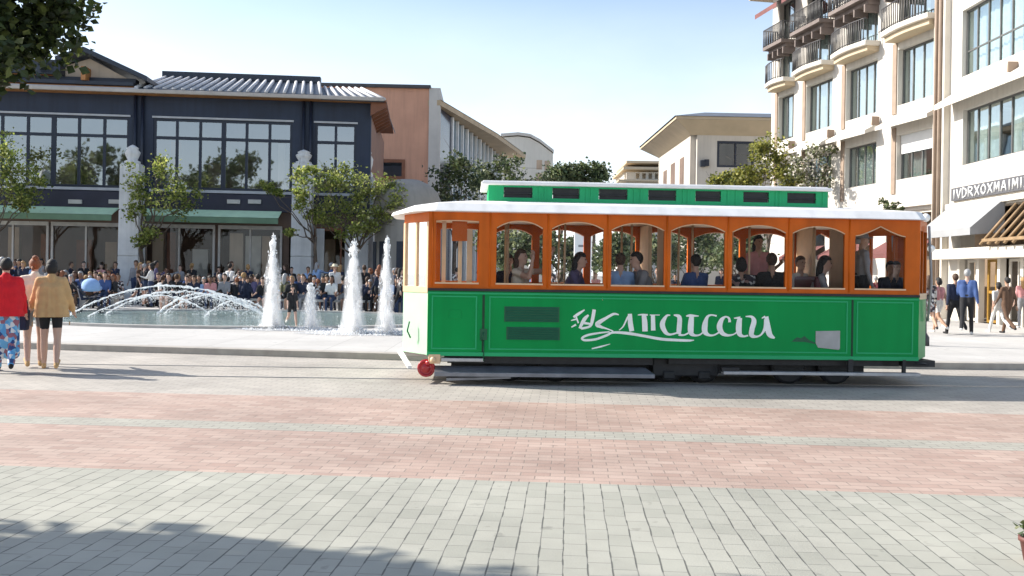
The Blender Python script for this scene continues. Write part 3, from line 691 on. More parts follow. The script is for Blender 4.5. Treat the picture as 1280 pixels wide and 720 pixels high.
# --- the navy two-storey shop building: local x along its front, y into it
SB_ROT = math.atan(.1); SB_O = Vector((-14.13, 42, 0))
shop = thing('shop_building', 'navy two storey shop building with tall gridded windows and striped roof', 'building', SB_O, SB_ROT)
def bl(px, dep=0.0):
    a = (px-640)/FOC; c, s = math.cos(SB_ROT), math.sin(SB_ROT); ox, oy = SB_O.x-s*dep, SB_O.y+c*dep
    return (oy*a-ox)/(c-a*s)
def bz(px, py, dep=0.0):
    return at(px, py, SB_O.y+math.cos(SB_ROT)*dep+math.sin(SB_ROT)*bl(px, dep)).z
XA, XB_ = bl(-230), bl(461)
Zw1, Zwt, Zw2 = bz(275,150), bz(275,174), bz(275,238)
ZE = bz(275,121)
bays = [(bl(-215), bl(-45), 5), (bl(2-35), bl(159), 6), (bl(189), bl(363), 6), (bl(391), bl(443), 2)]
holes = [(a, b, Zw2, Zw1) for a, b, n in bays]
w = MB(); w.wall(XA, XB_, bz(275,264), ZE, 0, .35, holes); w.build('upper_wall', m_navy, shop)
w = MB(); w.box(XB_-.35, XB_, .35, 13, 0, ZE); w.box(XA, XA+.35, .35, 13, 0, ZE); each(w, 'side_wall', m_wood, shop)
w = MB(); w.box(XA, XB_, 13, 13.3, 0, ZE); w.build('back_wall', m_navy, shop)
w = MB(); w.box(XA+.36, XB_-.36, 5.2, 5.4, 4.7, ZE-.1); w.build('room_wall', m_inside, shop)
w = MB(); w.box(XA+.36, XB_-.36, .36, 12.9, 4.45, 4.7); w.build('upper_floor', m_insided, shop)
w = MB(); w.box(XA+.36, XB_-.36, .36, 12.9, ZE-.1, ZE-.02); w.build('ceiling', m_curt, shop)
def rnd_room(a, b, rr):
    for _ in range(int((b-a)/1.6)):
        x = rr.uniform(a, b); wd = rr.uniform(.3, 1.1); h = rr.uniform(1.2, 3.3); y = rr.uniform(1.2, 4.6)
        c = MB(); c.box(x, x+wd, y, y+.25, 4.72, 4.72+h); c.build('room_screen', rr.choice([m_curt, m_timber, m_panelb, m_inside, m_curt]), shop)
rr = random.Random(5)
for a, b, n in bays:
    fr = MB(); g = .07
    fr.box(a, b, .04, .16, Zw1-.12, Zw1); fr.box(a, b, .04, .16, Zw2, Zw2+.12); fr.box(a, b, .05, .15, Zwt-.07, Zwt+.07)
    for i in range(n+1):
        x = a+(b-a)*i/n; t = .10 if i % 3 == 0 else .06
        x0, x1 = (x, x+.12) if i == 0 else (x-.12, x) if i == n else (x-t, x+t)
        for z0, z1 in ((Zw2+.12, Zwt-.07), (Zwt+.07, Zw1-.12)): fr.box(x0, x1, .045, .155, z0, z1)
    wn = MB(); wn.v, wn.f, wn.m, wn.s = fr.v, fr.f, fr.m, fr.s
    wo = wn.build('window', m_navyd, shop)
    for i in range(n):
        p = MB(); xa, xb = a+(b-a)*i/n, a+(b-a)*(i+1)/n; y = .1+rr.uniform(-.006, .006); k = rr.uniform(-.012, .012)
        p.quad((xa,y,Zw2+.1),(xb,y+k,Zw2+.1),(xb,y+k,Zw1-.1),(xa,y,Zw1-.1)); p.build('pane', g_shop, wo)
    s = MB(); s.box(a-.12, b+.12, -.12, .2, Zw2-.14, Zw2-.01); s.build('window_sill', m_sill, shop)
    s = MB(); s.box(a-.05, b+.05, -.05, .05, Zw1+.003, Zw1+.09); s.build('window_head', m_sill, shop)
    rnd_room(a, b, rr)
# piers and downpipes
for px in (167, 176, 377, 386, -40):
    p = MB(); x = bl(px); p.tube([(x,-.1,4.4),(x,-.1,ZE-.1)], .075, 8); p.build('downpipe', m_navyd, shop)
# spandrel, small lamps, awning
Zs = bz(275, 264)
s = MB(); s.box(XA, XB_, -.18, 0, Zs, bz(275,243)); s.build('spandrel', m_plum, shop)
for px in (95, 20, 145, 292, 318):
    s = MB(); x = bl(px); s.box(x-.3, x+.3, -.26, -.183, bz(px,255), bz(px,250)); s.build('nameplate', m_trimw, shop)
for a, b in ((-220,-50), (-30,150), (176,352)):
    xa, xb = bl(a), bl(b); zt, zm, zb = bz(275,263), bz(275,267.5), bz(275,275)
    c = MB(); c.add([(xa,-.2,zt),(xb,-.2,zt),(xb,-1.25,zb+.08),(xa,-1.25,zb+.08)], [(0,1,2,3)]); c.add([(xa,-.2,zt-.03),(xb,-.2,zt-.03),(xb,-1.25,zb+.05),(xa,-1.25,zb+.05)], [(3,2,1,0)])
    aw = c.build('awning', m_awnl, shop)
    c = MB(); c.box(xa, xb, -1.27, -1.24, zb-.2, zb+.07); c.build('valance', m_awn, aw)
# ground floor shopfronts
Zf = bz(275,283)
lt = MB(); lt.box(XA, XB_, 0, .3, Zf, Zs); lt.build('lintel', m_insided, shop)
for a, b in ((-220,-50), (-30,60), (63,150), (178,268), (272,352), (392,474)):
    xa, xb = bl(a), bl(min(b, 459)); f = MB()
    f.box(xa, xb, -.03, .08, Zf-.12, Zf+.06); f.box(xa, xb, -.02, .1, .12, .42)
    f.box(xa, xa+.1, -.02, .1, .42, Zf-.12); f.box(xb-.1, xb, -.02, .1, .42, Zf-.12)
    n = 2
    for i in range(1, n): x = xa+(xb-xa)*i/n; f.box(x-.04, x+.04, 0, .09, .42, Zf-.12)
    fo = f.build('shopfront', m_trimw if a in (178, 272, -30, 63) else m_wood, shop)
    g = MB(); g.quad((xa+.1,.06,.42),(xb-.1,.06,.42),(xb-.1,.06,Zf-.12),(xa+.1,.06,Zf-.12)); g.build('pane', g_front, fo)
bw = MB(); bw.box(XA+.36, XB_-.36, 3.6, 3.8, .12, Zs); bw.build('shop_back_wall', m_insided, shop)
ff = MB(); ff.box(XA+.36, XB_-.36, .3, 3.6, .05, .13); ff.build('shop_floor', m_panelb, shop)
for a, b, y, mt, h in ((2,16,.6,m_panelb,Zf-.2),(40,52,.9,m_wood,3.2),(186,200,.5,m_beige,Zf-.3),(203,214,.7,m_wood,Zf-.3),(232,252,1.2,m_curt,2.6),(283,300,.6,m_beige,3.4),(302,322,.8,m_curt,Zf-.4),(324,334,.6,m_panelb,Zf-.4),(262,266,.5,m_trimw,Zf-.2),(112,140,2.0,m_panelb,2.9),(70,90,2.4,m_wood,3.0),(402,416,1.,m_panelb,3.2)):
    c = MB(); c.box(bl(a), bl(b), y, y+.3, .13, h); c.build('display_panel', mt, shop)
c = MB(); c.box(bl(431), bl(460), -.15, .02, .12, bz(450,287)); c.build('stone_panel', m_pylon, shop)
c = MB(); c.box(bl(395), bl(405), -.12, .02, .12, bz(450,287)); c.build('stone_panel', m_pylon, shop)
for a in (150, 174, 270, 355, 390): 
    c = MB(); c.box(bl(a)-.2, bl(a)+.2, .1, .5, .12, Zs-.02); c.build('column', m_insided if a != 174 else m_wood, shop)
# roofs
XR1, XR2 = bl(178), bl(392)
def ribbed(x0, x1, e_y, e_z, r_y, r_z, step, name, x1r=None, x0r=None):
    """sloping roof sheet with raised light ribs"""
    x1r = x1 if x1r is None else x1r; x0r = x0 if x0r is None else x0r
    b_ = MB(); b_.add([(x0,e_y,e_z),(x1,e_y,e_z),(x1r,r_y,r_z),(x0r,r_y,r_z),(x0,e_y,e_z-.12),(x1,e_y,e_z-.12),(x1r,r_y,r_z-.12),(x0r,r_y,r_z-.12)], [(0,1,2,3),(7,6,5,4),(0,4,5,1),(1,5,6,2),(2,6,7,3),(3,7,4,0)])
    o = b_.build(name, m_pan, shop); n = int(abs(x1-x0)/step); rb = MB()
    for i in range(n+1):
        q = i/n; xe = x0+(x1-x0)*q; xr = x0r+(x1r-x0r)*q
        rb.tube([(xe, e_y+.02, e_z+.03), (xr, r_y, r_z+.03)], .085, 6)
    rb.build('roof_ribs', m_rib, o)['kind'] = 'stuff'
    return o
ZR = bz(275,99,4.2)
ribbed(XR1-.2, XR2+.3, -.75, ZE+.12, 4.2, ZR, .42, 'roof', x1r=XR2-.4)
rd = MB(); rd.box(XR1-.4, XR2-.3, 4.0, 4.5, ZR-.05, ZR+.28); rd.build('ridge_cap', m_pan, shop)
b2 = ribbed(XR2+.3, bl(478), -.75, ZE-.02, 4.2, ZR-.25, .42, 'roof', x1r=bl(440), x0r=XR2-.4)
gt = MB(); gt.box(XA, bl(478), -.86, -.74, ZE-.1, ZE+.08); gt.build('gutter', m_gut, shop, bevel=.03)
so = MB(); so.box(XA, bl(478), -.74, .0, ZE-.08, ZE-.02); so.build('soffit', m_timber, shop)
eb = MB(); eb.add([(bl(478),-.8,ZE-.1),(bl(478),-.8,ZE+.06),(bl(440),4.2,ZR-.3),(bl(478)+.2,9,ZE),(bl(478)+.2,9,ZE-.15)], [(0,1,2),(0,2,3,4)]); eb.build('roof_end', m_pan, shop)
for i in range(7):
    k = MB(); y = -.55+i*.9; k.prism([(XB_, ZE-.75), (XB_+.75, ZE-.32), (XB_+.75, ZE-.12), (XB_, ZE-.1)], y, y+.14); k.build('eave_bracket', m_wood, shop)
ee = MB(); ee.box(XB_, bl(478)+.1, -.7, 9, ZE-.11, ZE-.03); ee.build('soffit', m_wood, shop)
# gabled pavilion on the left part
d = -.5
pk = (bl(103,d), bz(103,66,d)); lf = (bl(68,d), bz(68,78,d)); rt = (bl(183,d), bz(183,103,d)); lf0 = (bl(-235,d), bz(0,75,d)); zb = bz(103,104,d)
gb = MB(); gb.prism([(lf[0], zb), (rt[0]-.4, zb), (pk[0], pk[1]-.15), (lf[0], lf[1]-.1)], 0, .3); gb.build('gable_wall', m_beige, shop)
for (p, q, nm) in ((lf, pk, 'gable_roof'), (pk, rt, 'gable_roof')):
    g = MB(); dx, dz = q[0]-p[0], q[1]-p[1]; g.prism([(p[0], p[1]-.02), (q[0], q[1]-.02), (q[0], q[1]+.22), (p[0], p[1]+.22)], -.85, 7); g.build(nm, m_pan, shop, bevel=.03)
g = MB(); g.prism([(lf0[0], lf[1]-.55), (lf[0], lf[1]-.55), (lf[0], lf[1]+.1), (lf0[0], lf[1]+.1)], -.6, 7); g.build('flat_roof', m_pan, shop)
for i, (py0, py1, yy, mt) in enumerate(((85,93,-.35,m_timber),(93,99,-.2,m_navyd),(99,104,-.55,m_pan),(104,109,-.4,m_timber))):
    t = MB(); t.box(lf0[0], (bl(72) if i < 1 else bl(168)), yy, .3, bz(60,py1,d), bz(60,py0,d)); t.build('eave_beam', mt, shop, bevel=.02)
k = MB(); k.box(bl(104.5), bl(110), -.7, 0, bz(107,101,d), bz(107,84,d)); k.build('gable_bracket', m_timber, shop)
k = MB(); k.box(XA, bl(176), -.78, .2, bz(100,113.5,d), bz(100,109,d)); k.build('white_gutter', m_sill, shop)
for a in (58, 66, 74): 
    k = MB(); k.box(bl(a)-.14, bl(a)+.14, -.6, .0, bz(66,92,d), bz(66,80,d)); k.build('gable_bracket', m_navyd, shop)

# free-standing stone pylons with urn finials in front of it
def pylon(px, w, ytop, yfin, ybot, label):
    g = gp(px, ybot, .12); s = w/FOC*g.y/2; zt = at(px, ytop, g.y).z-.12; zf = at(px, yfin, g.y).z-.12
    t = thing('stone_pylon', label, 'pillar', g, SB_ROT, 'pale stone pylons along the navy building')
    b = MB(); n = 3
    for i in range(n):
        z0, z1 = zt*i/n, zt*(i+1)/n-.03; k0, k1 = 1-.08*i/n, 1-.08*(i+1)/n
        b.add([(sx*s*k, sy*s*k, z) for z, k in ((z0, k0), (z1, k1)) for sx, sy in ((-1,-1),(1,-1),(1,1),(-1,1))], [(0,3,2,1),(4,5,6,7),(0,1,5,4),(1,2,6,5),(2,3,7,6),(3,0,4,7)])
        b.box(-s*k1*.93, s*k1*.93, -s*k1*.93, s*k1*.93, z1, zt*(i+1)/n)
    b.build('shaft', m_pylon, t, bevel=.02)
    b = MB(); b.box(-s*1.08, s*1.08, -s*1.08, s*1.08, 0, .35); b.build('base', m_pylon, t, bevel=.02)
    h = zf-zt; b = MB(); b.lathe([(s*.7,0),(s*.75,h*.12),(s*.45,h*.2),(s*.65,h*.45),(s*.72,h*.6),(s*.5,h*.74),(s*.58,h*.82),(s*.3,h*.93),(s*.05,h)], (0,0,zt), 12, jit=lambda th, z: .08*math.sin(4*th+z*3)); b.build('finial', m_pylon, t)
pylon(163, 25, 205, 181, 377, 'pale stone pylon behind the young tree, left of the arching jets')
pylon(377, 26, 205, 187, 378, 'pale stone pylon beside the tree between the tall fountain jets')
pylon(456, 21, 222, 184, 378, 'slim pale stone pylon nearest the orange wall and the tram front')
pylon(-60, 25, 205, 181, 377, 'pale stone pylon at the far left end of the navy building')

# --- orange building behind
m_terra = pm('terracotta_render', (.56,.30,.20), .85, .1, .6, streak=.15, bump=.1)
m_cap = pm('dark_coping', (.05,.05,.055), .6, .2, 2)
m_greyc = pm('grey_corner', (.50,.47,.43), .8, .08, 1)
def bz2(px, py, D): return at(px, py, D).z
def bx(px, D): return (px-640)/FOC*D
D = 62
ob = thing('terracotta_building', 'plain terracotta building behind the navy shop with one dark framed window', 'building', (bx(460,D), D, 0), math.atan(.03))
x0, x1, xc = -8, bx(533,D)-bx(460,D), bx(547,D)-bx(460,D); zt = bz2(500,110,D)
wz0, wz1 = bz2(485,224,D), bz2(485,199,D); wa, wb = bx(470,D)-bx(460,D), bx(504,D)-bx(460,D)
w = MB(); w.wall(x0, x1, 0, zt, 0, .4, [(wa, wb, wz0, wz1)]); w.build('wall', m_terra, ob)
w = MB(); w.box(x1, xc, -.12, 12, 0, zt+.05); w.build('corner_pier', m_greyc, ob)
w = MB(); w.box(x0-.2, x0+.2, .4, 12, 0, zt); w.box(x0, x1, 11.6, 12, 0, zt); each(w, 'wall', m_terra, ob)
w = MB(); w.box(x0-.3, x1+.1, -.25, .6, zt, zt+.22); w.box(x0, x1, .6, 11.5, zt-.1, zt+.02); each(w, 'coping', m_cap, ob)
wf = MB(); frame_rect(wf, wa, wb, wz0, wz1, .22, .12, .2); wf = wf.build('window', m_wood, ob)
p = MB(); p.quad((wa,.1,wz0),(wb,.1,wz0),(wb,.1,wz1),(wa,.1,wz1)); p.build('pane', g_shop, wf)
p = MB(); p.box(wa-.1, wb+.1, 2, 2.1, wz0-.3, wz1+.3); p.build('room_wall', m_curt, wf)
# --- glass office building, its long side running away to the right
m_mull = pm('white_mullion', (.62,.62,.60), .5, .08, 2)
m_tan = pm('tan_soffit', (.42,.31,.19), .7, .12, 1)
g_blue = glass_mat('blue_glass', (.75,.88,1), .30, trans=(.35,.45,.6))
pA = Vector((bx(548,63), 63, 0)); pB = Vector((bx(624,88), 88, 0)); dv = (pB-pA); L = dv.length
gbld = thing('glass_office', 'blue glass office with white mullions and overhanging eave behind the terracotta wall', 'building', pA, math.atan2(dv.y, dv.x))
zt = bz2(560,136,63)
k0 = .14
w = MB(); w.box(0, L*k0, 0, .3, 0, zt); w.build('dark_glass_corner', pm('dark_glass', (.012,.02,.05), .12, .3, .6), gbld)
n = 12; zs = [0, 4.5, 8.6, zt]
fr = MB()
for i in range(n+1):
    x = L*k0+(L-L*k0)*i/n; fr.box(x-(.22 if i % 3 == 0 else .12), x+(.22 if i % 3 == 0 else .12), -.12, .2, 0, zt)
each(fr, 'mullion', m_mull, gbld)
for z in zs[1:-1]:
    f = MB(); f.box(L*k0, L, -.05, .16, z-.25, z+.25); f.build('floor_band', m_mull, gbld)
for i in range(n):
    xa, xb = L*k0+(L-L*k0)*i/n, L*k0+(L-L*k0)*(i+1)/n
    p = MB(); p.quad((xa,.08,0),(xb,.08,0),(xb,.08,zt),(xa,.08,zt)); p.build('pane', g_blue, gbld)
w = MB(); w.box(0, L, 2.5, 2.8, 0, zt); w.box(0, L, 12, 12.3, 0, zt); w.box(L-.3, L, .3, 12, 0, zt); w.box(0, .3, .3, 12, 0, zt); each(w, 'wall', m_insided, gbld)
e = MB(); e.add([(-1.,-.2,zt+.05),(L*.55,-1.6,zt+.05),(L+2,-2.2,zt+.05),(L+2,12,zt+.05),(-1,12,zt+.05),(-1.,-.2,zt+.42),(L*.55,-1.6,zt+.42),(L+2,-2.2,zt+.42),(L+2,12,zt+.42),(-1,12,zt+.42)], [(4,3,2,1,0),(5,6,7,8,9),(0,1,6,5),(1,2,7,6),(2,3,8,7),(3,4,9,8),(4,0,5,9)]); e.build('eave', m_tan, gbld)
e = MB(); e.add([(-1.,-.25,zt+.43),(L*.55,-1.65,zt+.43),(L+2.05,-2.25,zt+.43),(L+1,6,zt+1.8),(-.5,6,zt+1.8)], [(0,1,2,3,4)]); e.add([(L+2.05,-2.25,zt+.43),(L+2.05,12,zt+.43),(L+1,6,zt+1.8)], [(0,1,2)]); e.build('roof', m_pan, gbld)
# --- far cream building with a curved top
m_fcream = pm('far_cream', (.60,.56,.49), .85, .06, .4, streak=.1)
D = 112
fb = thing('cream_hall', 'far pale cream building with a sloping curved top between glass office and tram roof', 'building', (bx(655,D), D, 0), 0)
def fp(x, y): return ((x-655)/FOC*D, bz2(x,y,D))
w = MB(); w.prism([(fp(624,400)[0],0),(fp(689,400)[0],0),fp(689,192),fp(672,179),fp(660,172.5),fp(645,170.5),fp(624,172)], 0, 14); w.build('wall', m_fcream, fb)
w = MB(); pts = [fp(689.8,191),fp(672.5,177.6),fp(660,171),fp(645,169),fp(623.5,170.6)]; w.prism(pts+[(a, b+.35) for a, b in reversed(pts)], -.25, 14.2); w.build('roof', m_greyc, fb)
for px, py in ((672,206),(682,207),(672,222),(682,222)):
    a = fp(px,py); q = MB(); q.box(a[0]-.35, a[0]+.35, -.03, .05, a[1]-.6, a[1]+.6); q.build('window', m_panelb, fb)
# --- low round pavilion with a plain dome behind the tram front
m_dome = pm('beige_render', (.30,.28,.25), .85, .08, 1.2, streak=.15, bump=.1)
D = 41; kc = Vector((bx(508,D), D, .12))
ks = thing('round_pavilion', 'round beige pavilion with a plain dome between the broad tree and tram roof', 'pavilion', kc, 0)
H = bz2(508,224,D)-.12; z0 = bz2(508,262,D)-.12
c = MB(); c.lathe([(1.62,z0-.1),(1.62,z0),(1.56,z0+(H-z0)*.3),(1.38,z0+(H-z0)*.58),(1.02,z0+(H-z0)*.82),(.55,H-.05),(.02,H)], seg=32); c.build('dome', m_dome, ks)
c = MB(); c.lathe([(1.5,0),(1.5,z0-.1)], seg=32, smooth=False); c.build('drum', m_dome, ks)
c = MB(); c.lathe([(1.66,z0-.3),(1.7,z0-.2),(1.66,z0-.1)], seg=32); c.build('cornice', m_vtrim if 'm_vtrim' in globals() else m_beige, ks)
for i in range(5):
    th = -math.pi/2+(i-2)*.62; c = MB(Matrix.Rotation(th, 4, 'Z')); c.box(1.47, 1.53, -.28, .28, .9, 2.9); c.build('window', m_navyd, ks)

# --- cream villa in the middle distance
m_villa = pm('villa_plaster', (.56,.51,.44), .85, .06, .6, streak=.12, bump=.1)
m_vtrim = pm('tan_eave', (.50,.40,.27), .7, .08, 1)
m_tile = pm('grey_tiles', (.10,.115,.14), .7, .2, 2)
g_dark = glass_mat('dark_pane', (.8,.9,1), .08, trans=(.5,.5,.5))
D = 62
vl = thing('cream_villa', 'cream villa with wide tan eaves and one dark square window', 'building', (bx(869,D), D, 0), math.atan(.02))
X = lambda px: bx(px,D)-bx(869,D); Z = lambda y: bz2(900,y,D)
ztop = Z(164); wa, wb, wc, wd = X(894), X(941), Z(209), Z(176)
w = MB(); w.wall(0, 8.5, 0, ztop, 0, .4, [(wa,wb,wc,wd)])
w.build('front_wall', m_villa, vl)
sh = [(2.0,2.9,Z(230),Z(196)), (5.0,6.2,Z(230),Z(191)), (8.3,9.4,Z(228),Z(190))]
w = MB(Matrix.Rotation(R(90),4,'Z')); w.wall(.4, 12.5, 0, ztop, -.0, .4, []); w.build('side_wall', m_villa, vl)
for a, b, c, d in ((2.4,3.8,6.6,10.4),(5.6,7.2,6.2,10.4),(8.8,10.2,5.6,10.2)):
    q = MB(); q.box(-.42, -.405, a, b, c, d); q.build('side_window', m_insided, vl); q = MB(); q.box(-.5, -.403, a-.12, b+.12, c-.2, c-.02); q.build('window_sill', m_vtrim, vl)
w = MB(); w.box(-.4, 8.5, 12.1, 12.5, 0, ztop); w.build('back_wall', m_villa, vl)
wf = MB(); frame_rect(wf, wa, wb, wc, wd, .16, .15, .15); wf.box((wa+wb)/2-.05, (wa+wb)/2+.05, .02, .12, wc+.16, wd-.16); wf = wf.build('window', m_navyd, vl)
p = MB(); p.quad((wa,.13,wc),(wb,.13,wc),(wb,.13,wd),(wa,.13,wd)); p.build('pane', g_dark, wf)
p = MB(); p.box(wa-.4, wb+.4, 3, 3.1, wc-1, wd+.5); p.build('room_wall', m_insided, wf)
ev = Z(153)
e = MB(); e.add([(-.42,0,ztop-.3),(8.5,0,ztop-.3),(8.5,12.4,ztop-.3),(-.42,12.4,ztop-.3),(-1.7,-1.1,ev),(9.5,-1.1,ev),(9.5,14,ev),(-1.7,14,ev)], [(0,1,5,4),(1,2,6,5),(2,3,7,6),(3,0,4,7)]); e.build('eave_soffit', m_vtrim, vl)
e = MB(); e.add([(-1.75,-1.15,ev),(9.5,-1.15,ev),(9.5,14,ev),(-1.75,14,ev),(-1.75,-1.15,ev+.2),(9.5,-1.15,ev+.2),(9.5,14,ev+.2),(-1.75,14,ev+.2)], [(0,1,5,4),(1,2,6,5),(2,3,7,6),(3,0,4,7),(4,5,6,7)]); e.build('fascia', m_vtrim, vl)
e = MB(); e.add([(-1.85,-1.25,ev+.205),(9.6,-1.25,ev+.205),(9.6,14.1,ev+.205),(-1.85,14.1,ev+.205),(1.2,3,ev+1.25),(8,3,ev+1.25),(8,9,ev+1.25),(1.2,9,ev+1.25)], [(0,1,5,4),(1,2,6,5),(2,3,7,6),(3,0,4,7),(4,5,6,7)]); e.build('roof', m_tile, vl)
for px, py in ((880.5,204),(876,205)):
    q = MB(); q.box(X(px)-.16, X(px)+.16, -.25, 0, Z(py+4), Z(py-4)); q.build('wall_lamp', m_navyd, vl)
# --- small tiered building farther off
D = 120
tb = thing('tiered_pavilion', 'distant low cream pavilion with stepped flat roofs beside the villa', 'building', (bx(805,D), D, 0), 0)
X = lambda px: bx(px,D)-bx(805,D); Z = lambda y: bz2(800,y,D)
w = MB(); w.wall(X(781), X(840), 0, Z(215), 0, .5, [(X(793)+i*.86, X(793)+i*.86+.5, Z(223.5), Z(216.5)) for i in range(5)]); w.build('wall', m_fcream, tb)
w = MB(); w.box(X(781), X(840), 2, 12, 0, Z(206)); w.build('rear_block', m_fcream, tb)
w = MB(); w.slab([(X(770),-1.5),(X(841),-1.5),(X(841),12),(X(770),12)], Z(228), Z(226)); w.slab([(X(776),-1.2),(X(841),-1.2),(X(841),12),(X(776),12)], Z(213), Z(210)); w.slab([(X(781),0),(X(841),0),(X(841),12),(X(781),12)], Z(204), Z(201)); each(w, 'roof', m_vtrim, tb)
# ------------------------------------------------------------------ the pale apartment building on the right
m_apt = pm('ivory_plaster', (.60,.56,.50), .85, .05, .7, streak=.12, bump=.12)
m_apt2 = pm('ivory_trim', (.62,.575,.50), .75, .06, 2)
m_pierb = pm('taupe_reveal', (.30,.225,.17), .8, .12, 2)
m_iron = pm('balcony_iron', (.045,.042,.045), .5, .2, 6)
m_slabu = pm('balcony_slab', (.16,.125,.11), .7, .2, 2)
m_redaw = pm('maroon_canvas', (.16,.055,.05), .8, .2, 2)
m_frame = pm('window_frame_bronze', (.11,.11,.105), .5, .15, 4)
m_sheer = pm('sheer_curtain', (.66,.70,.68), .9, .12, 5)
m_blind = pm('roller_blind', (.66,.66,.65), .9, .04, 3)
g_apt = glass_mat('apartment_glass', (.88,.97,.98), .38, trans=(.85,.93,.92))
m_gaw = pm('grey_awning', (.30,.305,.31), .85, .06, 2)
m_signb = pm('sign_board', (.09,.09,.10), .6, .08, 3)
m_sletter = pm('sign_letter', (.72,.72,.70), .5, .05, 6)
m_shade = pm('bamboo', (.26,.17,.09), .7, .2, 4)
m_gold = pm('gilt_frame', (.42,.24,.05), .4, .15, 5, metal=.4)
apt = thing('apartment_building', 'tall ivory apartment building with balconies above shopfronts on the right', 'building', (17.4, 35, 0), 0)
# two straight wings in plan; local x runs along the front (away from the viewer), local y goes into the building
def wing(ax, ay, bx_, by):
    a = math.atan2(by-ay, bx_-ax)
    return Matrix.Translation((ax-17.4, ay-35, 0)) @ Matrix.Rotation(a, 4, 'Z')
LW = math.hypot(2.8, 15)
MW2 = wing(14.6, 50, 17.4, 35)      # left, angled wing: x from the far corner (0) to the joint (LW); outward is -y
MW1 = wing(17.4, 35, 17.4, 24)      # right wing
def wd(D): return LW*(50-D)/15        # depth -> local x on the angled wing
HT = 17.6
R2, R3, R4, R5 = (6.0, 7.95), (9.25, 11.7), (12.55, 14.25), (14.75, 16.9)
colA = (wd(38.5), wd(35.75)); colB = (wd(42.5), wd(40.0)); colC = (wd(46.2), wd(43.7)); colD = (wd(49.2), wd(47.5))
holes = []
for c in (colA, colB, colC, colD):
    for r in (R2, R3, R4, R5): holes.append((c[0], c[1], *r))
gshop = [(wd(39.2), wd(35.9), .12, 4.6), (wd(43.2), wd(40.2), .12, 4.6), (wd(47), wd(44.2), .12, 4.6)]
w = MB(MW2); w.wall(0, LW-.5, 0, HT, 0, .5, holes+gshop); w.build('wall', m_apt, apt)
wc = (1.35, 6.6)
h1 = [(wc[0], wc[1], 6.05, 8.15), (wc[0]-.15, wc[1], 9.45, 12.0), (wc[0], wc[1], 13.2, 15.6), (1.3, 7.2, .12, 4.35), (7.4, 10.4, 6.05, 8.15), (7.4, 10.4, 9.45, 12)]
w = MB(MW1); w.wall(.35, 11, 0, HT, -.25, .55, h1); w.build('wall', m_apt, apt)
# end wall, back, roof so that it is a closed block
w = MB(MW2); w.box(0, .4, .5, 12, 0, HT); w.build('end_wall', m_apt, apt)
w = MB(MW2); w.box(-1.0, LW+.1, -1.0, 12, HT, HT+.16); w.box(-.85, LW, -.85, 11.8, HT+.16, HT+.34); rf = w.build('roof', m_vtrim, apt)
w = MB(MW1); w.box(.2, 11.2, -.9, 12, HT+.002, HT+.16); w.build('roof', m_vtrim, apt)
w = MB(MW2); w.box(.4, LW, 5.2, 5.4, .12, HT); w.build('room_wall', m_inside, apt)
w = MB(MW1); w.box(.2, 11, 5.2, 5.4, .12, HT); w.build('room_wall', m_inside, apt)
for z in (5.2, 8.7, 12.2, 14.4):
    for M_, l in ((MW2, LW-.2), (MW1, 11)):
        w = MB(M_); w.box(.5, l, .52, 5.2, z-.15, z); w.build('floor_slab', m_curt, apt)
# joint pier with downpipes
w = MB(MW1); w.box(-.55, .35, -.5, .35, 0, HT); w.build('corner_pier', m_apt2, apt)
for x in (-.22, .12):
    w = MB(MW1); w.tube([(x,-.57,.2),(x,-.57,HT)], .07, 8); w.build('downpipe', m_pierb, apt)
w = MB(MW1); w.box(-.06, -.0, -.508, -.49, 0, HT); w.build('pier_groove', m_pierb, apt)
rr = random.Random(3)
def window(M_, x0, x1, z0, z1, y, n, curtain=True, blind=0, railz=None):
    f = MB(M_); frame_rect(f, x0, x1, z0, z1, .07, y, .08)
    for i in range(1, n): x = x0+(x1-x0)*i/n; f.box(x-.03, x+.03, y-.07, y-.01, z0+.07, z1-.07)
    if railz: f.box(x0+.07, x1-.07, y-.06, y-.015, railz-.03, railz+.03)
    fo = f.build('window', m_frame, apt)
    p = MB(M_); p.quad((x0,y-.03,z0),(x1,y-.03,z0),(x1,y-.03,z1),(x0,y-.03,z1)); p.build('pane', g_apt, fo)
    if curtain:
        c = MB(M_); N = 60; amp = .035
        xs = [x0+(x1-x0)*i/N for i in range(N+1)]
        gap = rr.uniform(.25, .75) if rr.random() < .5 else 9
        def strip(a, b):
            v = []
            for i in range(a, b+1): yy = y+.28+amp*math.sin(i*1.9)+rr.uniform(-.01,.01); v += [(xs[i],yy,z0-.1),(xs[i],yy,z1+.1)]
            c.add(v, [(2*i,2*i+2,2*i+3,2*i+1) for i in range(b-a)], 0, True)
        if gap < 1: g0 = int(N*gap); strip(0, max(1, g0-5)); strip(min(N-1, g0+5), N)
        else: strip(0, N)
        c.build('curtain', m_sheer, fo)
    if blind:
        c = MB(M_); c.box(x0+.03, x1-.03, y-.14, y-.1, z1-(z1-z0)*blind, z1); c.build('blind', m_blind, fo)
    return fo
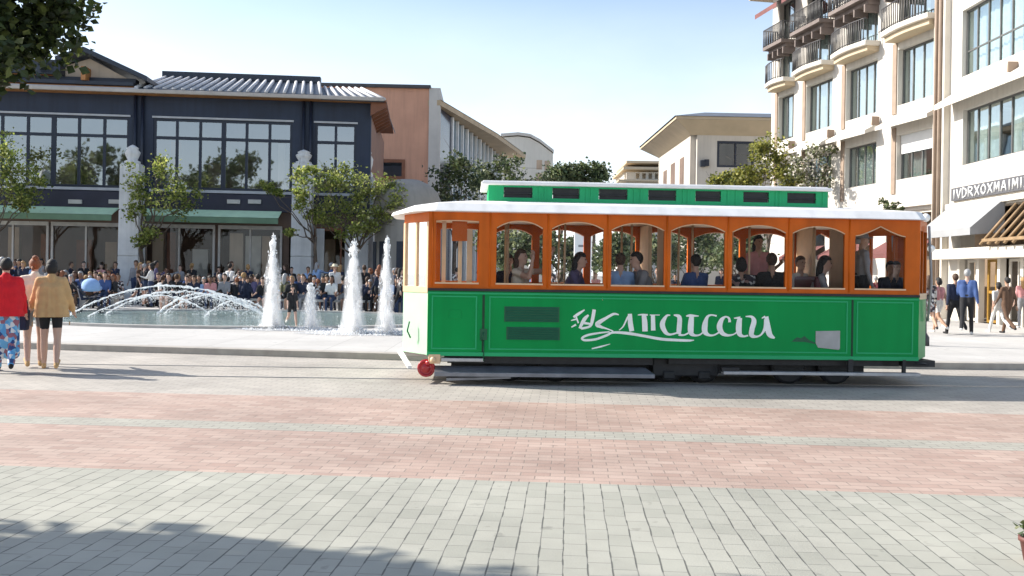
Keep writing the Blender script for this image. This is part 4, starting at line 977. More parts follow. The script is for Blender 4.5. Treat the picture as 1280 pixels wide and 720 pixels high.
for ci, c in enumerate((colA, colB, colC, colD)):
    for ri, r in enumerate((R2, R3, R4, R5)):
        window(MW2, c[0], c[1], r[0], r[1], .32, 4 if ci < 2 else 3, True, .42 if (ci, ri) == (0, 0) else 0)
    # taupe pilaster strip left of each column
    for z0, z1 in ((5.4, 8.3), (8.9, 12.0)):
        s = MB(MW2); s.box(c[0]-.34, c[0]-.05, -.05, .0, z0, z1); s.build('pilaster_strip', m_pierb, apt)
    # thin sloping ledges with a scroll bracket over row 2
    s = MB(MW2); s.add([(c[0]-.5,-.02,8.45),(c[1]+.25,-.02,8.45),(c[1]+.25,-.75,8.2),(c[0]-.5,-.75,8.2),(c[0]-.5,-.02,8.75),(c[1]+.25,-.02,8.75),(c[1]+.25,-.75,8.36),(c[0]-.5,-.75,8.36)], [(0,3,2,1),(4,5,6,7),(0,1,5,4),(1,2,6,5),(2,3,7,6),(3,0,4,7)]); s.build('ledge', m_apt2, apt)
    s = MB(MW2); s.prism([(c[1]+.18,8.6),(c[1]+.26,8.6),(c[1]+.26,9.0),(c[1]+.24,9.0)], -.4, -.03); s.build('ledge_bracket', m_pierb, apt)
    # big balcony slab over row 3, railings, upper balconies
    s = MB(MW2); n = 10; xa, xb = c[0]-.22, c[1]+.2
    pts = [(xa, 0)]+[(xa+(xb-xa)*i/n, -.75-.2*math.sin(math.pi*i/n)) for i in range(n+1)]+[(xb, 0)]
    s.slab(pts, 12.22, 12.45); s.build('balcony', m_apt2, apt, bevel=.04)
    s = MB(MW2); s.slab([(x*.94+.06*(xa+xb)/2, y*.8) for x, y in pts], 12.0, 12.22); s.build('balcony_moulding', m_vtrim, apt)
    def railing(pts, z0, h):
        q = MB(MW2); P = [Vector((x, y, 0)) for x, y in pts]
        q.tube([(p.x, p.y, z0+h) for p in P], .03, 5); q.tube([(p.x, p.y, z0+.08) for p in P], .02, 5)
        for i in range(len(P)-1):
            m = max(1, int((P[i+1]-P[i]).length/.13))
            for k in range(m): p = P[i].lerp(P[i+1], k/m); q.tube([(p.x,p.y,z0),(p.x,p.y,z0+h)], .026, 4)
        q.build('balcony_railing', m_iron, apt)['kind'] = 'stuff'
    railing([(x*.97+.03*(xa+xb)/2, y*.95) for x, y in pts[1:-1]], 12.45, 1.0)
    pts2 = [(c[0]-.2, 0), (c[0]-.2, -.9), (c[1]+.2, -.9), (c[1]+.2, 0)]
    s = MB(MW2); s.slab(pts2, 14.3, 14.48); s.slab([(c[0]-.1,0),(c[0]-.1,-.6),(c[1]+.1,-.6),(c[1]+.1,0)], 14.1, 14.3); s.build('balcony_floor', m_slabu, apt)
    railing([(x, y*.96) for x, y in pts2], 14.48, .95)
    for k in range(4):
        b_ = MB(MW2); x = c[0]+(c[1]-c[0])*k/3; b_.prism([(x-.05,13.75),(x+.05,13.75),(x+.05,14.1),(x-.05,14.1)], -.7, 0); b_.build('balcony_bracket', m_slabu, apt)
    if ci in (2, 3):
        a_ = MB(MW2); a_.add([(c[0]-.4,0,17.2),(c[1]+.4,0,17.2),(c[1]+.4,-1.3,16.35),(c[0]-.4,-1.3,16.35),(c[0]-.4,-1.3,16.1),(c[1]+.4,-1.3,16.1)], [(0,1,2,3),(3,2,5,4)]); a_.add([(c[0]-.4,0,17.15),(c[0]-.4,-1.3,16.3),(c[0]-.4,-1.3,16.1)], [(0,1,2)]); a_.build('canopy', m_redaw, apt)
# right wing windows, ledges
for i, (a, b, z0, z1) in enumerate(h1):
    if i == 3: continue
    n = 7 if i < 3 else 4
    window(MW1, a, b, z0, z1, .0, n, True, 0, z0+(z1-z0)*.38 if i in (1, 5) else None)
for a, b in ((.5, 7.2), (7.2, 11)):
    s = MB(MW1); s.add([(a,-.25,8.55),(b,-.25,8.55),(b,-.95,8.3),(a,-.95,8.3),(a,-.25,8.95),(b,-.25,8.95),(b,-.95,8.5),(a,-.95,8.5)], [(0,3,2,1),(4,5,6,7),(0,1,5,4),(1,2,6,5),(2,3,7,6),(3,0,4,7)]); s.build('ledge', m_apt2, apt)
for a in (4.9, 9.5):
    s = MB(MW1); s.prism([(a,8.8),(a+.1,8.8),(a+.1,9.15),(a+.06,9.15)], -.6, -.25); s.build('ledge_bracket', m_pierb, apt)
# shop sign with pale letters
sg = MB(MW1); sg.box(.75, 7.0, -.36, -.25, 4.72, 5.22); so_ = sg.build('shop_sign', m_signb, apt)
G = {'I': [[(.5,0),(.5,1)]], 'V': [[(0,1),(.5,0),(1,1)]], 'R': [[(0,0),(0,1),(.8,.9),(.8,.6),(0,.5)],[(.3,.5),(1,0)]], 'X': [[(0,0),(1,1)],[(0,1),(1,0)]], 'O': [[(.5,0),(.05,.3),(.05,.7),(.5,1),(.95,.7),(.95,.3),(.5,0)]], 'M': [[(0,0),(.1,1),(.5,.25),(.9,1),(1,0)]], 'A': [[(0,0),(.5,1),(1,0)],[(.2,.35),(.8,.35)]], 'D': [[(0,0),(0,1),(.7,.85),(.95,.5),(.7,.15),(0,0)]]}
x = .95
for ch in 'IVDRXOXMAIMIXA':
    wdt = .14 if ch == 'I' else .32
    lt = MB(MW1)
    for k, st in enumerate(G[ch]):
        for (p, q) in zip(st, st[1:]): lt.tube([(x+p[0]*wdt, -.37, 4.79+p[1]*.36), (x+q[0]*wdt, -.37, 4.79+q[1]*.36)], .032, 5)
    lt.build('letter', m_sletter, so_); x += wdt+.12
# grey shop awning, stone band, shop doors
aw = MB(MW1); z1, z0 = 4.55, 3.25; xa, xb = .55, 4.4
aw.add([(xa,-.3,z1),(xb,-.3,z1),(xb,-1.5,z0+.25),(xa,-1.5,z0+.25),(xa,-1.5,z0),(xb,-1.5,z0)], [(0,1,2,3),(3,2,5,4)]); aw.add([(xa,-.3,z1),(xa,-1.5,z0+.25),(xa,-1.5,z0),(xa,-.3,z0+.1)], [(0,1,2,3)]); aw.add([(xb,-.3,z1),(xb,-1.5,z0+.25),(xb,-1.5,z0),(xb,-.3,z0+.1)], [(3,2,1,0)]); aw.build('shop_awning', m_gaw, apt)
s = MB(MW1); s.box(.4, 7.4, -.42, -.25, 4.42, 4.62); s.build('sign_ledge', m_apt2, apt)
s = MB(MW1); s.box(.4, 8, -.9, -.25, 2.45, 2.85); s.build('entrance_band', m_apt2, apt, bevel=.02)
for i in range(5):
    x = 1.3+i*1.4; s = MB(MW1); s.box(x-.09, x+.09, -.32, -.1, .12, 2.45); s.build('entrance_column', m_apt2, apt)
for i in range(4):
    x = 1.45+i*1.4; d_ = MB(MW1); frame_rect(d_, x, x+1.1, .14, 2.44, .1, .02, .06); d_.box(x+.1, x+1.0, -.03, .01, 1.2, 1.3); d_.box(x+.52, x+.58, -.03, .012, 1.3, 2.34)
    do = d_.build('shop_door', m_gold if i == 1 else m_apt2, apt); p = MB(MW1); p.quad((x+.1,0,.2),(x+1,0,.2),(x+1,0,2.4),(x+.1,0,2.4)); p.build('pane', g_front, do)
s = MB(MW1); s.box(.36, 8, 2.2, 2.4, .12, 5.0); s.build('shop_back_wall', m_inside, apt)
br = MB(MW1); br.box(4.6, 8, -1.2, -.28, 3.0, 3.1); br.build('bamboo_shade', m_shade, apt)
for k in range(5):
    b_ = MB(MW1); b_.tube([(4.5+k*.5,-1.2,2.9),(5.1+k*.5,-.3,4.3)], .05, 6); b_.build('shade_strut', m_shade, apt)
# ground floor of the angled wing: brown awnings, shop windows
for a, b, z0, z1 in gshop:
    aw = MB(MW2); aw.add([(a,-.02,3.3),(b,-.02,3.3),(b,-1.0,2.75),(a,-1.0,2.75),(a,-1.0,2.55),(b,-1.0,2.55)], [(0,1,2,3),(3,2,5,4)]); aw.build('shop_awning', m_redaw, apt)
    f = MB(MW2); frame_rect(f, a, b, z0, z1, .12, .2, .1); f.box(a+.12, b-.12, .1, .19, 2.5, 2.64)
    for i in (1, 2): x = a+(b-a)*i/3; f.box(x-.05, x+.05, .1, .19, z0+.12, 2.5)
    fo = f.build('shopfront', m_apt2, apt); p = MB(MW2); p.quad((a,.16,z0),(b,.16,z0),(b,.16,z1),(a,.16,z1)); p.build('pane', g_front, fo)
s = MB(MW2); s.box(.4, LW-.4, 2.6, 2.8, .12, 5.0); s.build('shop_back_wall', m_panelb, apt)
s = MB(MW2); s.box(.0, LW-.6, -.22, 0, 4.75, 5.05); s.build('stone_course', m_apt2, apt)
# ------------------------------------------------------------------ trees
m_bark = pm('bark', (.10,.075,.055), .9, .3, 6, bump=.6, bscale=14)
L_near = [leaf_mat('near_leaf_deep', (.03,.045,.012), .35), leaf_mat('near_leaf_mid', (.06,.085,.02), .4), leaf_mat('near_leaf_pale', (.11,.13,.03), .45)]
L_young = [leaf_mat('young_leaf_mid', (.24,.29,.06), .55), leaf_mat('young_leaf_pale', (.40,.42,.13), .55), leaf_mat('young_leaf_deep', (.12,.17,.04), .5)]
L_dark = [leaf_mat('dark_leaf_deep', (.055,.08,.035), .3), leaf_mat('dark_leaf_mid', (.10,.135,.05), .3), leaf_mat('dark_leaf_pale', (.20,.22,.10), .3)]
L_olive = [leaf_mat('olive_leaf_mid', (.22,.23,.045), .5), leaf_mat('olive_leaf_pale', (.34,.33,.08), .5), leaf_mat('olive_leaf_deep', (.07,.09,.02), .35)]
L_bloom = [leaf_mat('blossom_leaf', (.2,.22,.10), .3), leaf_mat('white_blossom', (.75,.70,.62), .3), leaf_mat('blossom_leaf_deep', (.06,.07,.035), .3)]
def leaves(mb, c, sig, n, size, rr, mats=3, wts=(.45,.3,.25), lim=None):
    for _ in range(n):
        p = Vector((c[0]+rr.gauss(0, sig[0]), c[1]+rr.gauss(0, sig[1]), c[2]+rr.gauss(0, sig[2])))
        if lim and not lim(p): continue
        a = Vector((rr.gauss(0,1), rr.gauss(0,1), rr.gauss(0,.7))).normalized(); b = a.cross(Vector((rr.gauss(0,1), rr.gauss(0,1), rr.gauss(0,1)))).normalized()
        s = size*rr.uniform(.6, 1.35); w = s*.42; k = a.cross(b)*s*.12
        mi = rr.choices(range(mats), wts)[0]
        mb.add([p, p+a*s*.5+b*w+k, p+a*s, p+a*s*.5-b*w+k], [(0,1,2),(0,2,3)], mi)
def limb(mb, p0, p1, r0, r1, rr, wob=.08, n=6):
    pts = [Vector(p0).lerp(Vector(p1), i/n)+Vector((rr.gauss(0,wob), rr.gauss(0,wob), rr.gauss(0,wob*.5)))*(1 if 0 < i < n else 0)*(Vector(p1)-Vector(p0)).length*.25 for i in range(n+1)]
    mb.tube(pts, [r0+(r1-r0)*i/n for i in range(n+1)], 7)
def tree(name, label, cat, base, clumps, mats, leafn, leaf, trunk_h, r0, seed, group=None, fork=None, lean=(0,0)):
    """clumps: (dx, dy, z, spread) in metres from the base"""
    rr = random.Random(seed); t = thing(name, label, cat, base, 0, group)
    tr = MB(); top = Vector((lean[0], lean[1], trunk_h)); limb(tr, (0,0,0), top, r0, r0*.7, rr, .05)
    for c in clumps:
        limb(tr, top*rr.uniform(.82, 1), Vector(c[:3])+Vector((0,0,-c[3]*.3)), r0*.42, r0*.08, rr, .12)
        for _ in range(3):
            q = Vector(c[:3])+Vector((rr.gauss(0,c[3]),rr.gauss(0,c[3]),rr.gauss(0,c[3]*.7))); limb(tr, Vector(c[:3])+Vector((0,0,-c[3]*.3)), q, r0*.1, .006, rr, .1, 4)
    tr.build('trunk', m_bark, t)
    cr = MB()
    for c in clumps:
        for _ in range(6):
            d = Vector((rr.gauss(0,1), rr.gauss(0,1), rr.gauss(0,.8))).normalized()*c[3]*rr.uniform(.3,1.15); s = c[3]*rr.uniform(.18,.42)
            leaves(cr, Vector(c[:3])+d, (s,s,s*.8), leafn//6, leaf, rr, wts=rr.choice([(.6,.2,.2),(.3,.55,.15),(.4,.2,.4)]))
    cr.build('crown', mats, t); return t
def pxclumps(base, lst, rr):
    out = []
    for px, py, r in lst:
        D = base.y+rr.uniform(-.5,.5); p = at(px, py, D); out.append((p.x-base.x, p.y-base.y, p.z-base.z, r))
    return out
rr = random.Random(21)
def ptree(name, label, px, D, lst, mats, leafn, leaf, th, r0, seed, group=None, cat='tree', z=.12, lean=(0,0)):
    b = Vector(((px-640)/FOC*D, D, z)); return tree(name, label, cat, b, pxclumps(b, lst, rr), mats, leafn, leaf, th, r0, seed, group, lean=lean)
yg = 'young trees in front of the navy building'
ptree('young_tree', 'young yellow green tree at the far left edge of the square', -14, 38, [(5,195,.75),(22,215,.8),(38,225,.5),(10,245,.9),(-25,215,.9),(-15,180,.7),(30,255,.4),(-35,250,.8)], L_young, 460, .125, 2.6, .1, 1, yg)
ptree('young_tree', 'young yellow green tree with forked trunk beside the pylon left of the arching jets', 178, 38.5, [(172,222,.62),(195,212,.6),(212,225,.65),(238,243,.55),(180,250,.65),(205,255,.7),(228,262,.5),(168,262,.4),(192,288,.5),(175,300,.3),(180,235,.5)], L_young, 280, .12, 2.8, .12, 2, yg)
ptree('young_tree', 'slender sparse young tree in front of the middle pylon', 394, 38.5, [(330,233,.26),(345,240,.22),(372,215,.5),(385,228,.5),(378,255,.42),(392,270,.3),(362,290,.2),(398,215,.45),(372,243,.4)], L_young, 280, .12, 3.0, .09, 3, yg)
ptree('young_tree', 'broad dense young tree left of the domed kiosk and tram roof', 440, 39.5, [(415,225,.6),(432,218,.65),(452,232,.7),(420,255,.75),(445,262,.8),(472,240,.6),(486,255,.6),(478,275,.6),(405,270,.5),(440,285,.5),(490,235,.4),(462,280,.5)], L_young[:2]+L_dark[2:3], 460, .125, 2.4, .11, 4, yg)
dg = 'dark trees behind the tram'
ptree('dark_tree', 'dark green tree below the glass office, nearest the domed kiosk', 568, 50, [(560,222,1.0),(585,207,.9),(572,240,1.1),(550,240,.7),(592,232,.9),(575,200,.5)], L_dark, 300, .2, 3.2, .15, 5, dg)
ptree('dark_tree', 'dark green tree just above the left end of the tram roof vents', 628, 54, [(615,210,.9),(635,203,.9),(648,222,.9),(618,232,1.0),(640,240,1.0),(605,222,.7)], L_dark, 300, .2, 3.4, .15, 6, dg)
fg_ = 'far trees above the tram roof'
for px, w, lab, s in ((702,1.2,'left far dark tree above the tram roof',7),(722,.9,'middle and smallest far dark tree above the tram roof',8),(742,1.1,'right far dark tree above the tram roof',9)):
    ptree('far_tree', lab, px, 105, [(px-4,216,w),(px+6,212,w*.8),(px,222,w*1.3),(px+9,222,w*.8),(px-9,224,w)], L_dark, 260, .4, 9, .25, s, fg_)
ptree('olive_tree', 'bright olive green tree in front of the villa window', 960, 46, [(950,195,.8),(968,190,.8),(982,205,.8),(945,215,.7),(965,222,.9),(985,228,.6),(955,185,.4)], L_olive, 480, .15, 3.5, .12, 10)
ptree('olive_hedge_tree', 'low spreading yellow green tree at the foot of the villa', 915, 47, [(895,228,.55),(912,222,.6),(930,218,.6),(922,232,.7),(905,236,.7),(938,230,.6)], L_olive, 420, .16, 3.4, .1, 12)
ptree('blossom_tree', 'white blossoming tree against the apartment building corner', 1012, 43, [(1003,200,.5),(1018,195,.55),(1030,190,.4),(1040,186,.28),(1010,220,.6),(1028,225,.5),(995,215,.4),(1035,210,.3)], L_bloom, 200, .13, 4, .09, 13)
ptree('blossom_tree', 'thin dark sprig of a tree rising behind the right end of the tram roof', 1112, 30, [(1104,252,.12),(1118,258,.14),(1108,262,.14),(1125,262,.1),(1112,270,.2)], L_bloom[::2]+L_dark[1:2], 60, .11, 3.2, .05, 14)
# the big tree on the left: branch over the corner of the view; its other half throws the shade in the foreground
rr = random.Random(33); bt = thing('big_tree', 'large leafy tree whose branches hang into the upper left corner', 'tree', (-7.4, 5.1, 0))
tr = MB(); tp = Vector((.2,.2,3.2)); limb(tr, (0,0,0), tp, .26, .2, rr, .05)
big = []
for _ in range(150):       # main crown
    th, q = rr.random()*6.283, rr.random()**.5
    big.append((-2.6+2.8*q*math.cos(th), -.25+1.7*q*math.sin(th), 5.0+rr.uniform(-.8,1.2), .55))
hang = []
for px, py, D in ((10,15,5.2),(40,5,5.3),(70,-5,5.2),(20,45,5.2),(5,70,5.1),(-15,40,5.3),(-30,75,5.2),(50,30,5.35),(-20,5,5.2),(-45,20,5.3),(30,-30,5.3),(80,-35,5.3),(-50,-40,5.4),(55,44,5.25),(92,-28,5.2)):
    p = at(px, py, D); hang.append((p.x+7.4, p.y-5.1, p.z, .15))
for c in big[::3]: limb(tr, tp*rr.uniform(.85,1), c[:3], .09, .015, rr, .1)
for c in hang[::3]: limb(tr, tp, c[:3], .06, .008, rr, .08)
tr.build('trunk', m_bark, bt)
cr = MB()
for c in big: leaves(cr, c, (c[3]*.62,)*3, 420, .3, rr)
for c in hang:
    for _ in range(5): leaves(cr, Vector(c[:3])+Vector((rr.gauss(0,.075),rr.gauss(0,.1),rr.gauss(0,.07))), (.06,.06,.055), 55, .055, rr, wts=rr.choice([(.7,.2,.1),(.4,.4,.2)]))
cr.build('crown', L_near, bt)
# trees on the far side of the plaza, seen through the tram windows
tg = 'low trees beyond the tram'
rr = random.Random(51)
for px, D, lab, s in ((640, 34, 'low dark tree seen through the first arched tram window', 61), (698, 36, 'low dark tree seen through the second arched tram window', 62), (778, 33, 'low dark tree seen at the left of the third arched tram window', 63), (820, 37, 'low dark tree seen at the right of the third arched tram window', 64), (930, 35, 'low dark tree seen through the fifth arched tram window', 65), (870, 40, 'low dark tree seen through the fourth arched tram window', 66)):
    ptree('plaza_tree', lab, px, D, [(px+rr.uniform(-26,26), rr.uniform(292,330), rr.uniform(.45,.65)) for _ in range(9)], L_dark, 300, .16, 1.2, .08, s, tg)
# unseen tall trees added across the street behind the viewer, to reflect in the panes
for i, (x, y, h, lab) in enumerate(((-34,-16,17,'tallest added tree across the street, mirrored in the left shop windows'), (-22,-20,15,'middle added tree across the street, mirrored in the shop windows'), (-9,-17,13,'smallest added tree across the street, mirrored in the shop windows'))):
    tree('mirror_tree', lab, 'tree', (x, y, 0), [(rr.gauss(0,2.6), rr.gauss(0,2.2), h*rr.uniform(.4,.95), 1.4) for _ in range(12)], L_dark, 260, .5, h*.4, .3, 80+i, 'added trees across the street')
# ------------------------------------------------------------------ people
SKIN, TOP, LEG, SHOE, IRIS, LIP = range(6)
def capsule(mb, a, ra, b, rb, seg=9):
    a, b = Vector(a), Vector(b); d = (b-a); L = d.length; t = d.normalized() if L > 1e-6 else Vector((0,0,1))
    pts = [a-t*ra*.98, a-t*ra*.7, a-t*ra*.25, a+t*ra*.0]+[b, b+t*rb*.25, b+t*rb*.7, b+t*rb*.98]
    mb.tube(pts, [ra*.15, ra*.71, ra*.97, ra, rb, rb*.97, rb*.71, rb*.15], seg)
def rot(v, ax, a): return Matrix.Rotation(a, 3, ax) @ Vector(v)
def skeleton(p):
    """joints of a 1.72 m figure that faces -y; p holds angles in degrees"""
    J = {}; sit = p.get('sit', 0); lean = R(p.get('lean', 0))
    hz = .50 if sit else .93-.02*abs(p.get('stride', 0))/20
    J['pel'] = Vector((0, 0, hz)); T = lambda x, y, z: J['pel']+rot((x, y, z), 'X', lean)
    J['waist'] = T(0,.01,.14); J['chest'] = T(0,.005,.36); J['neck'] = T(0,.012,.545)
    hd = rot((0, -.02, .155), 'X', R(p.get('nod', 0))); hd = rot(hd, 'Y', R(p.get('tilt', 0)))
    J['head'] = J['neck']+rot(hd, 'X', lean*.4)
    for s, n in ((-1, 'l'), (1, 'r')):
        J['hip'+n] = T(s*.088, 0, -.03)
        if sit: a, k = R(86), R(88)
        else: a = R(p.get('stride', 0))*s+R(p.get('hip'+n, 0)); k = R(p.get('knee'+n, max(4, -p.get('stride', 0)*s*1.5)))
        th = rot((s*.012, 0, -.43), 'X', -a); J['knee'+n] = J['hip'+n]+th
        J['ank'+n] = J['knee'+n]+rot((0, 0, -.41), 'X', -(a-k))
        ft = R(0 if sit or a-k > -.15 else -25); J['toe'+n] = J['ank'+n]+rot((s*.02, -.17, -.045), 'X', ft)
        J['heel'+n] = J['ank'+n]+Vector((0, .035, -.045))
        J['sho'+n] = T(s*.172, .01, .48)
        fa, ab, el = R(p.get('arm'+n, p.get('stride', 0)*-.8*s)), R(p.get('abd'+n, 9)), R(p.get('elb'+n, 14))
        def arm(v, e): v = rot(v, 'X', -e); v = rot(v, 'Y', -s*ab); v = rot(v, 'X', -fa); return rot(v, 'X', lean)
        J['elb'+n] = J['sho'+n]+arm((0,0,-.29), 0); J['wri'+n] = J['elb'+n]+arm((0,0,-.25), el); J['han'+n] = J['wri'+n]+arm((0,0,-.075), el*1.08)
        J['fd'+n] = arm((0,0,-1), el*1.15); J['fs'+n] = arm((0,-1,0), el*1.15)
    lo = min(J['toel'].z, J['toer'].z, J['heell'].z, J['heelr'].z)-.03
    if not sit:
        for k in J:
            if k[:2] not in ('fd', 'fs'): J[k] = J[k]-Vector((0,0,lo))
    return J
def figure(name, p, style, vox):
    """one continuous skin with material zones: sleeve 0..1, leg 'trousers'/'shorts'/'skirt'/'long_skirt', coat length"""
    J = skeleton(p); sl = style.get('sleeve', 1); lg = style.get('legs', 'trousers'); w = style.get('width', 1.0); coat = style.get('coat', 0); child = style.get('child', 0)
    C = []   # a, ra, b, rb, zone
    T_ = .012 if style.get('loose') else 0
    pel, wai, che, nk = J['pel'], J['waist'], J['chest'], J['neck']
    for sx in (-1, 1):
        C.append((pel+Vector((sx*.075*w,0,-.01)), .105*w, wai+Vector((sx*.06*w,0,0)), .098*w+T_, LEG if not coat else TOP))
        C.append((wai+Vector((sx*.062*w,0,-.02)), .098*w+T_, che+Vector((sx*.085*w,0,.0)), .105*w+T_, TOP))
        C.append((che+Vector((sx*.085*w,0,0)), .105*w+T_, nk+Vector((sx*.10,0,-.08)), .07+T_, TOP))
    for n, s in (('l',-1), ('r',1)):
        C.append((nk+Vector((s*.05,0,-.06)), .06, J['sho'+n], .058+T_, TOP))
        up = J['sho'+n].lerp(J['elb'+n], .5)
        C.append((J['sho'+n], .056+T_, up, .05+T_, TOP)); C.append((up, .05+T_, J['elb'+n], .043+T_, TOP if sl > .5 else SKIN))
        C.append((J['elb'+n], .042+T_, J['wri'+n], .029+T_*.7, TOP if sl > .75 else SKIN))
        C.append((J['wri'+n], .027, J['han'+n], .034, SKIN))
        h, k, a = J['hip'+n], J['knee'+n], J['ank'+n]; mid = h.lerp(k, .55); cm = k.lerp(a, .35)
        lt = LEG; lk_ = LEG if lg in ('trousers', 'long_skirt') else SKIN
        C.append((h, .092*w, mid, .074*w, LEG)); C.append((mid, .073*w, k, .056, lk_ if lg != 'skirt' else SKIN))
        C.append((k, .055, cm, .057, lk_)); C.append((cm, .057, a, .038 if lk_ == SKIN else .05, lk_))
        C.append((J['heel'+n], .036, J['toe'+n], .034, SHOE)); C.append((a, .037, J['heel'+n]+Vector((0,0,.01)), .038, SHOE))
    if lg in ('skirt', 'long_skirt'):
        kk = (J['kneel']+J['kneer'])/2; f = .55 if lg == 'skirt' else 1.45
        for sx in (-1, -.4, .4, 1):
            C.append((pel+Vector((sx*.09,0,0)), .10, pel.lerp(kk, f)+Vector((sx*.12,0,0)), .085, LEG))
    if coat:
        kk = (J['kneel']+J['kneer'])/2
        for sx in (-1, -.4, .4, 1):
            C.append((che+Vector((sx*.08,0,0)), .115, pel.lerp(kk, coat)+Vector((sx*.13,.0,0)), .10, TOP))
    hd = J['head']
    C.append((nk+Vector((0,0,-.05)), .056, hd+Vector((0,.01,-.05)), .05, SKIN))
    mb = MB()
    for a, ra, b, rb, z in C: capsule(mb, a, ra, b, rb)
    fa = R(p.get('face', 0)); F = lambda x, y, z: hd+rot(rot((x, y, z), 'X', R(p.get('nod', 0))), 'Z', fa)
    mb.ball(hd+Vector((0,.012,.02)), (.074,.092,.098), 12, 8); capsule(mb, F(0,-.03,-.05), .052, F(0,-.052,-.075), .036)
    capsule(mb, F(0,-.088,.02), .008, F(0,-.104,-.018), .014, 6)
    for s in (-1, 1): mb.ball(F(s*.076,.01,-.005), (.012,.02,.03), 6, 4)
    me = mb.mesh('raw', []); o = bpy.data.objects.new('raw', me); COL.objects.link(o)
    m1 = o.modifiers.new('r', 'REMESH'); m1.mode = 'VOXEL'; m1.voxel_size = vox; m1.use_smooth_shade = True
    m2 = o.modifiers.new('s', 'SMOOTH'); m2.factor = .5; m2.iterations = 2 if vox > .018 else 4
    dg = bpy.context.evaluated_depsgraph_get(); ev = o.evaluated_get(dg); em = ev.to_mesh()
    V = np.empty(len(em.vertices)*3); em.vertices.foreach_get('co', V); V = V.reshape(-1, 3)
    polys = [list(q.vertices) for q in em.polygons]; ev.to_mesh_clear(); bpy.data.objects.remove(o); bpy.data.meshes.remove(me)
    cen = np.array([V[q].mean(0) for q in polys]); best = np.full(len(cen), 1e9); zone = np.zeros(len(cen), int)
    for a, ra, b, rb, z in C:
        a, b = np.array(a), np.array(b); ab = b-a; t = np.clip(((cen-a) @ ab)/max(ab @ ab, 1e-9), 0, 1)
        d = np.linalg.norm(cen-(a+t[:, None]*ab), axis=1)-(ra+(rb-ra)*t)
        m = d < best-1e-5; best[m] = d[m]; zone[m] = z
    hm = np.linalg.norm(cen-np.array(hd+Vector((0,0,.01))), axis=1) < .135; zone[hm & (cen[:, 2] > hd.z-.085)] = SKIN
    B = MB(); B.v = [Vector(v) for v in V]; B.f = polys; B.m = zone.tolist(); B.s = [True]*len(polys)
    # five fingers a hand, rooted in the palm
    for n, s in (('l',-1), ('r',1)):
        h, d, sd = J['han'+n], J['fd'+n].normalized(), J['fs'+n]; sd = (sd-d*sd.dot(d)).normalized(); nrm = d.cross(sd)*s
        for i, (off, ln) in enumerate(((.026,.066),(.009,.074),(-.009,.07),(-.025,.055))):
            p0 = h+sd*off*.8; p1 = p0+d*(.03+ln*.4)+sd*off*.25; p2 = p1+(d*.85-nrm*.5).normalized()*ln*.5
            B.tube([p0, p1, p2], [.0095,.009,.0065], 5, SKIN)
        B.tube([J['wri'+n].lerp(h, .4)+sd*.015, h+sd*.045+d*.005, h+sd*.05+d*.04-nrm*.012], [.011,.011,.007], 5, SKIN)
    for s in (-1, 1): B.ball(F(s*.03,-.077,.022), (.011,.008,.008), 6, 4, IRIS)
    B.ball(F(0,-.088,-.048), (.021,.007,.006), 6, 4, LIP)
    me = B.mesh(name, [None]*6); me['head'] = list(hd); me['sit'] = p.get('sit', 0); return me
def hair_mesh(kind):
    B = MB()
    if kind in ('short', 'long', 'bun', 'bob', 'pony'):
        v = []; seg, ring = 16, 11
        for i in range(ring):
            ph = -1.0+2.5*i/(ring-1)
            for k in range(seg):
                th = 2*math.pi*k/seg; q = (.086*math.cos(th)*math.cos(ph), .016+.104*math.sin(th)*math.cos(ph), .03+.108*math.sin(ph))
                fr = -math.sin(th)
                if fr > .25: zmin = .062 if kind != 'bob' else .05; q = (q[0], q[1]*(1 if q[2] > zmin else .7), max(q[2], zmin))
                elif fr > -.2: q = (q[0], q[1], max(q[2], -.01))
                v.append(q)
        B.add(v, [(i*seg+k, i*seg+(k+1)%seg, (i+1)*seg+(k+1)%seg, (i+1)*seg+k) for i in range(ring-1) for k in range(seg)]+[tuple(range((ring-1)*seg, ring*seg))], 0, True)
        if kind in ('long', 'bob'):
            if kind == 'long': B.ball((0,.075,-.09), (.092,.058,.20), 12, 9)
            else: B.ball((0,.05,-.02), (.094,.082,.105), 12, 9)
        if kind == 'bun': B.ball((0,.07,.125), (.05,.05,.045), 10, 7); B.tube([(.03,.08,-.02),(.04,.10,-.08)], [.03,.012], 6)
        if kind == 'pony': B.tube([(0,.10,.05),(0,.15,.03),(0,.155,-.06),(0,.13,-.16)], [.03,.035,.03,.01], 8)
    elif kind == 'cap':
        B.lathe([(.098,.03),(.10,.06),(.09,.10),(.06,.13),(.01,.145)], (0,.012,0), 16); B.slab([(-.06,-.08),(.06,-.08),(.05,-.16),(-.05,-.16)], .035, .045); B.tube([(0,.09,.02),(0,.10,-.06)], [.07,.05], 10)
    elif kind == 'hat':
        B.lathe([(.17,.05),(.172,.06),(.10,.075),(.098,.13),(.08,.155),(.01,.16)], (0,.012,0), 18)
    return B.mesh('hair', [None])
SK = [pm('skin_fair', (.52,.33,.25), .5, .08, 8), pm('skin_tan', (.40,.235,.155), .5, .08, 8), pm('skin_brown', (.19,.10,.065), .5, .1, 8)]
HR = {'black hair': pm('hair_black', (.012,.010,.009), .7, .3, 30, bump=.9, bscale=55), 'brown hair': pm('hair_brown', (.06,.03,.016), .7, .3, 30, bump=.9, bscale=55), 'blond hair': pm('hair_blond', (.36,.21,.085), .7, .25, 30, bump=.9, bscale=55), 'grey hair': pm('hair_grey', (.3,.3,.3), .5, .2, 20), 'auburn hair': pm('hair_auburn', (.22,.075,.03), .7, .25, 30, bump=.9, bscale=55), 'pale hat': pm('hat_pale', (.62,.55,.4), .8, .08, 6)}
m_eye = pm('eye_dark', (.015,.012,.01), .2, 0, 5); m_lip = pm('lips', (.28,.10,.085), .5, .05, 5)
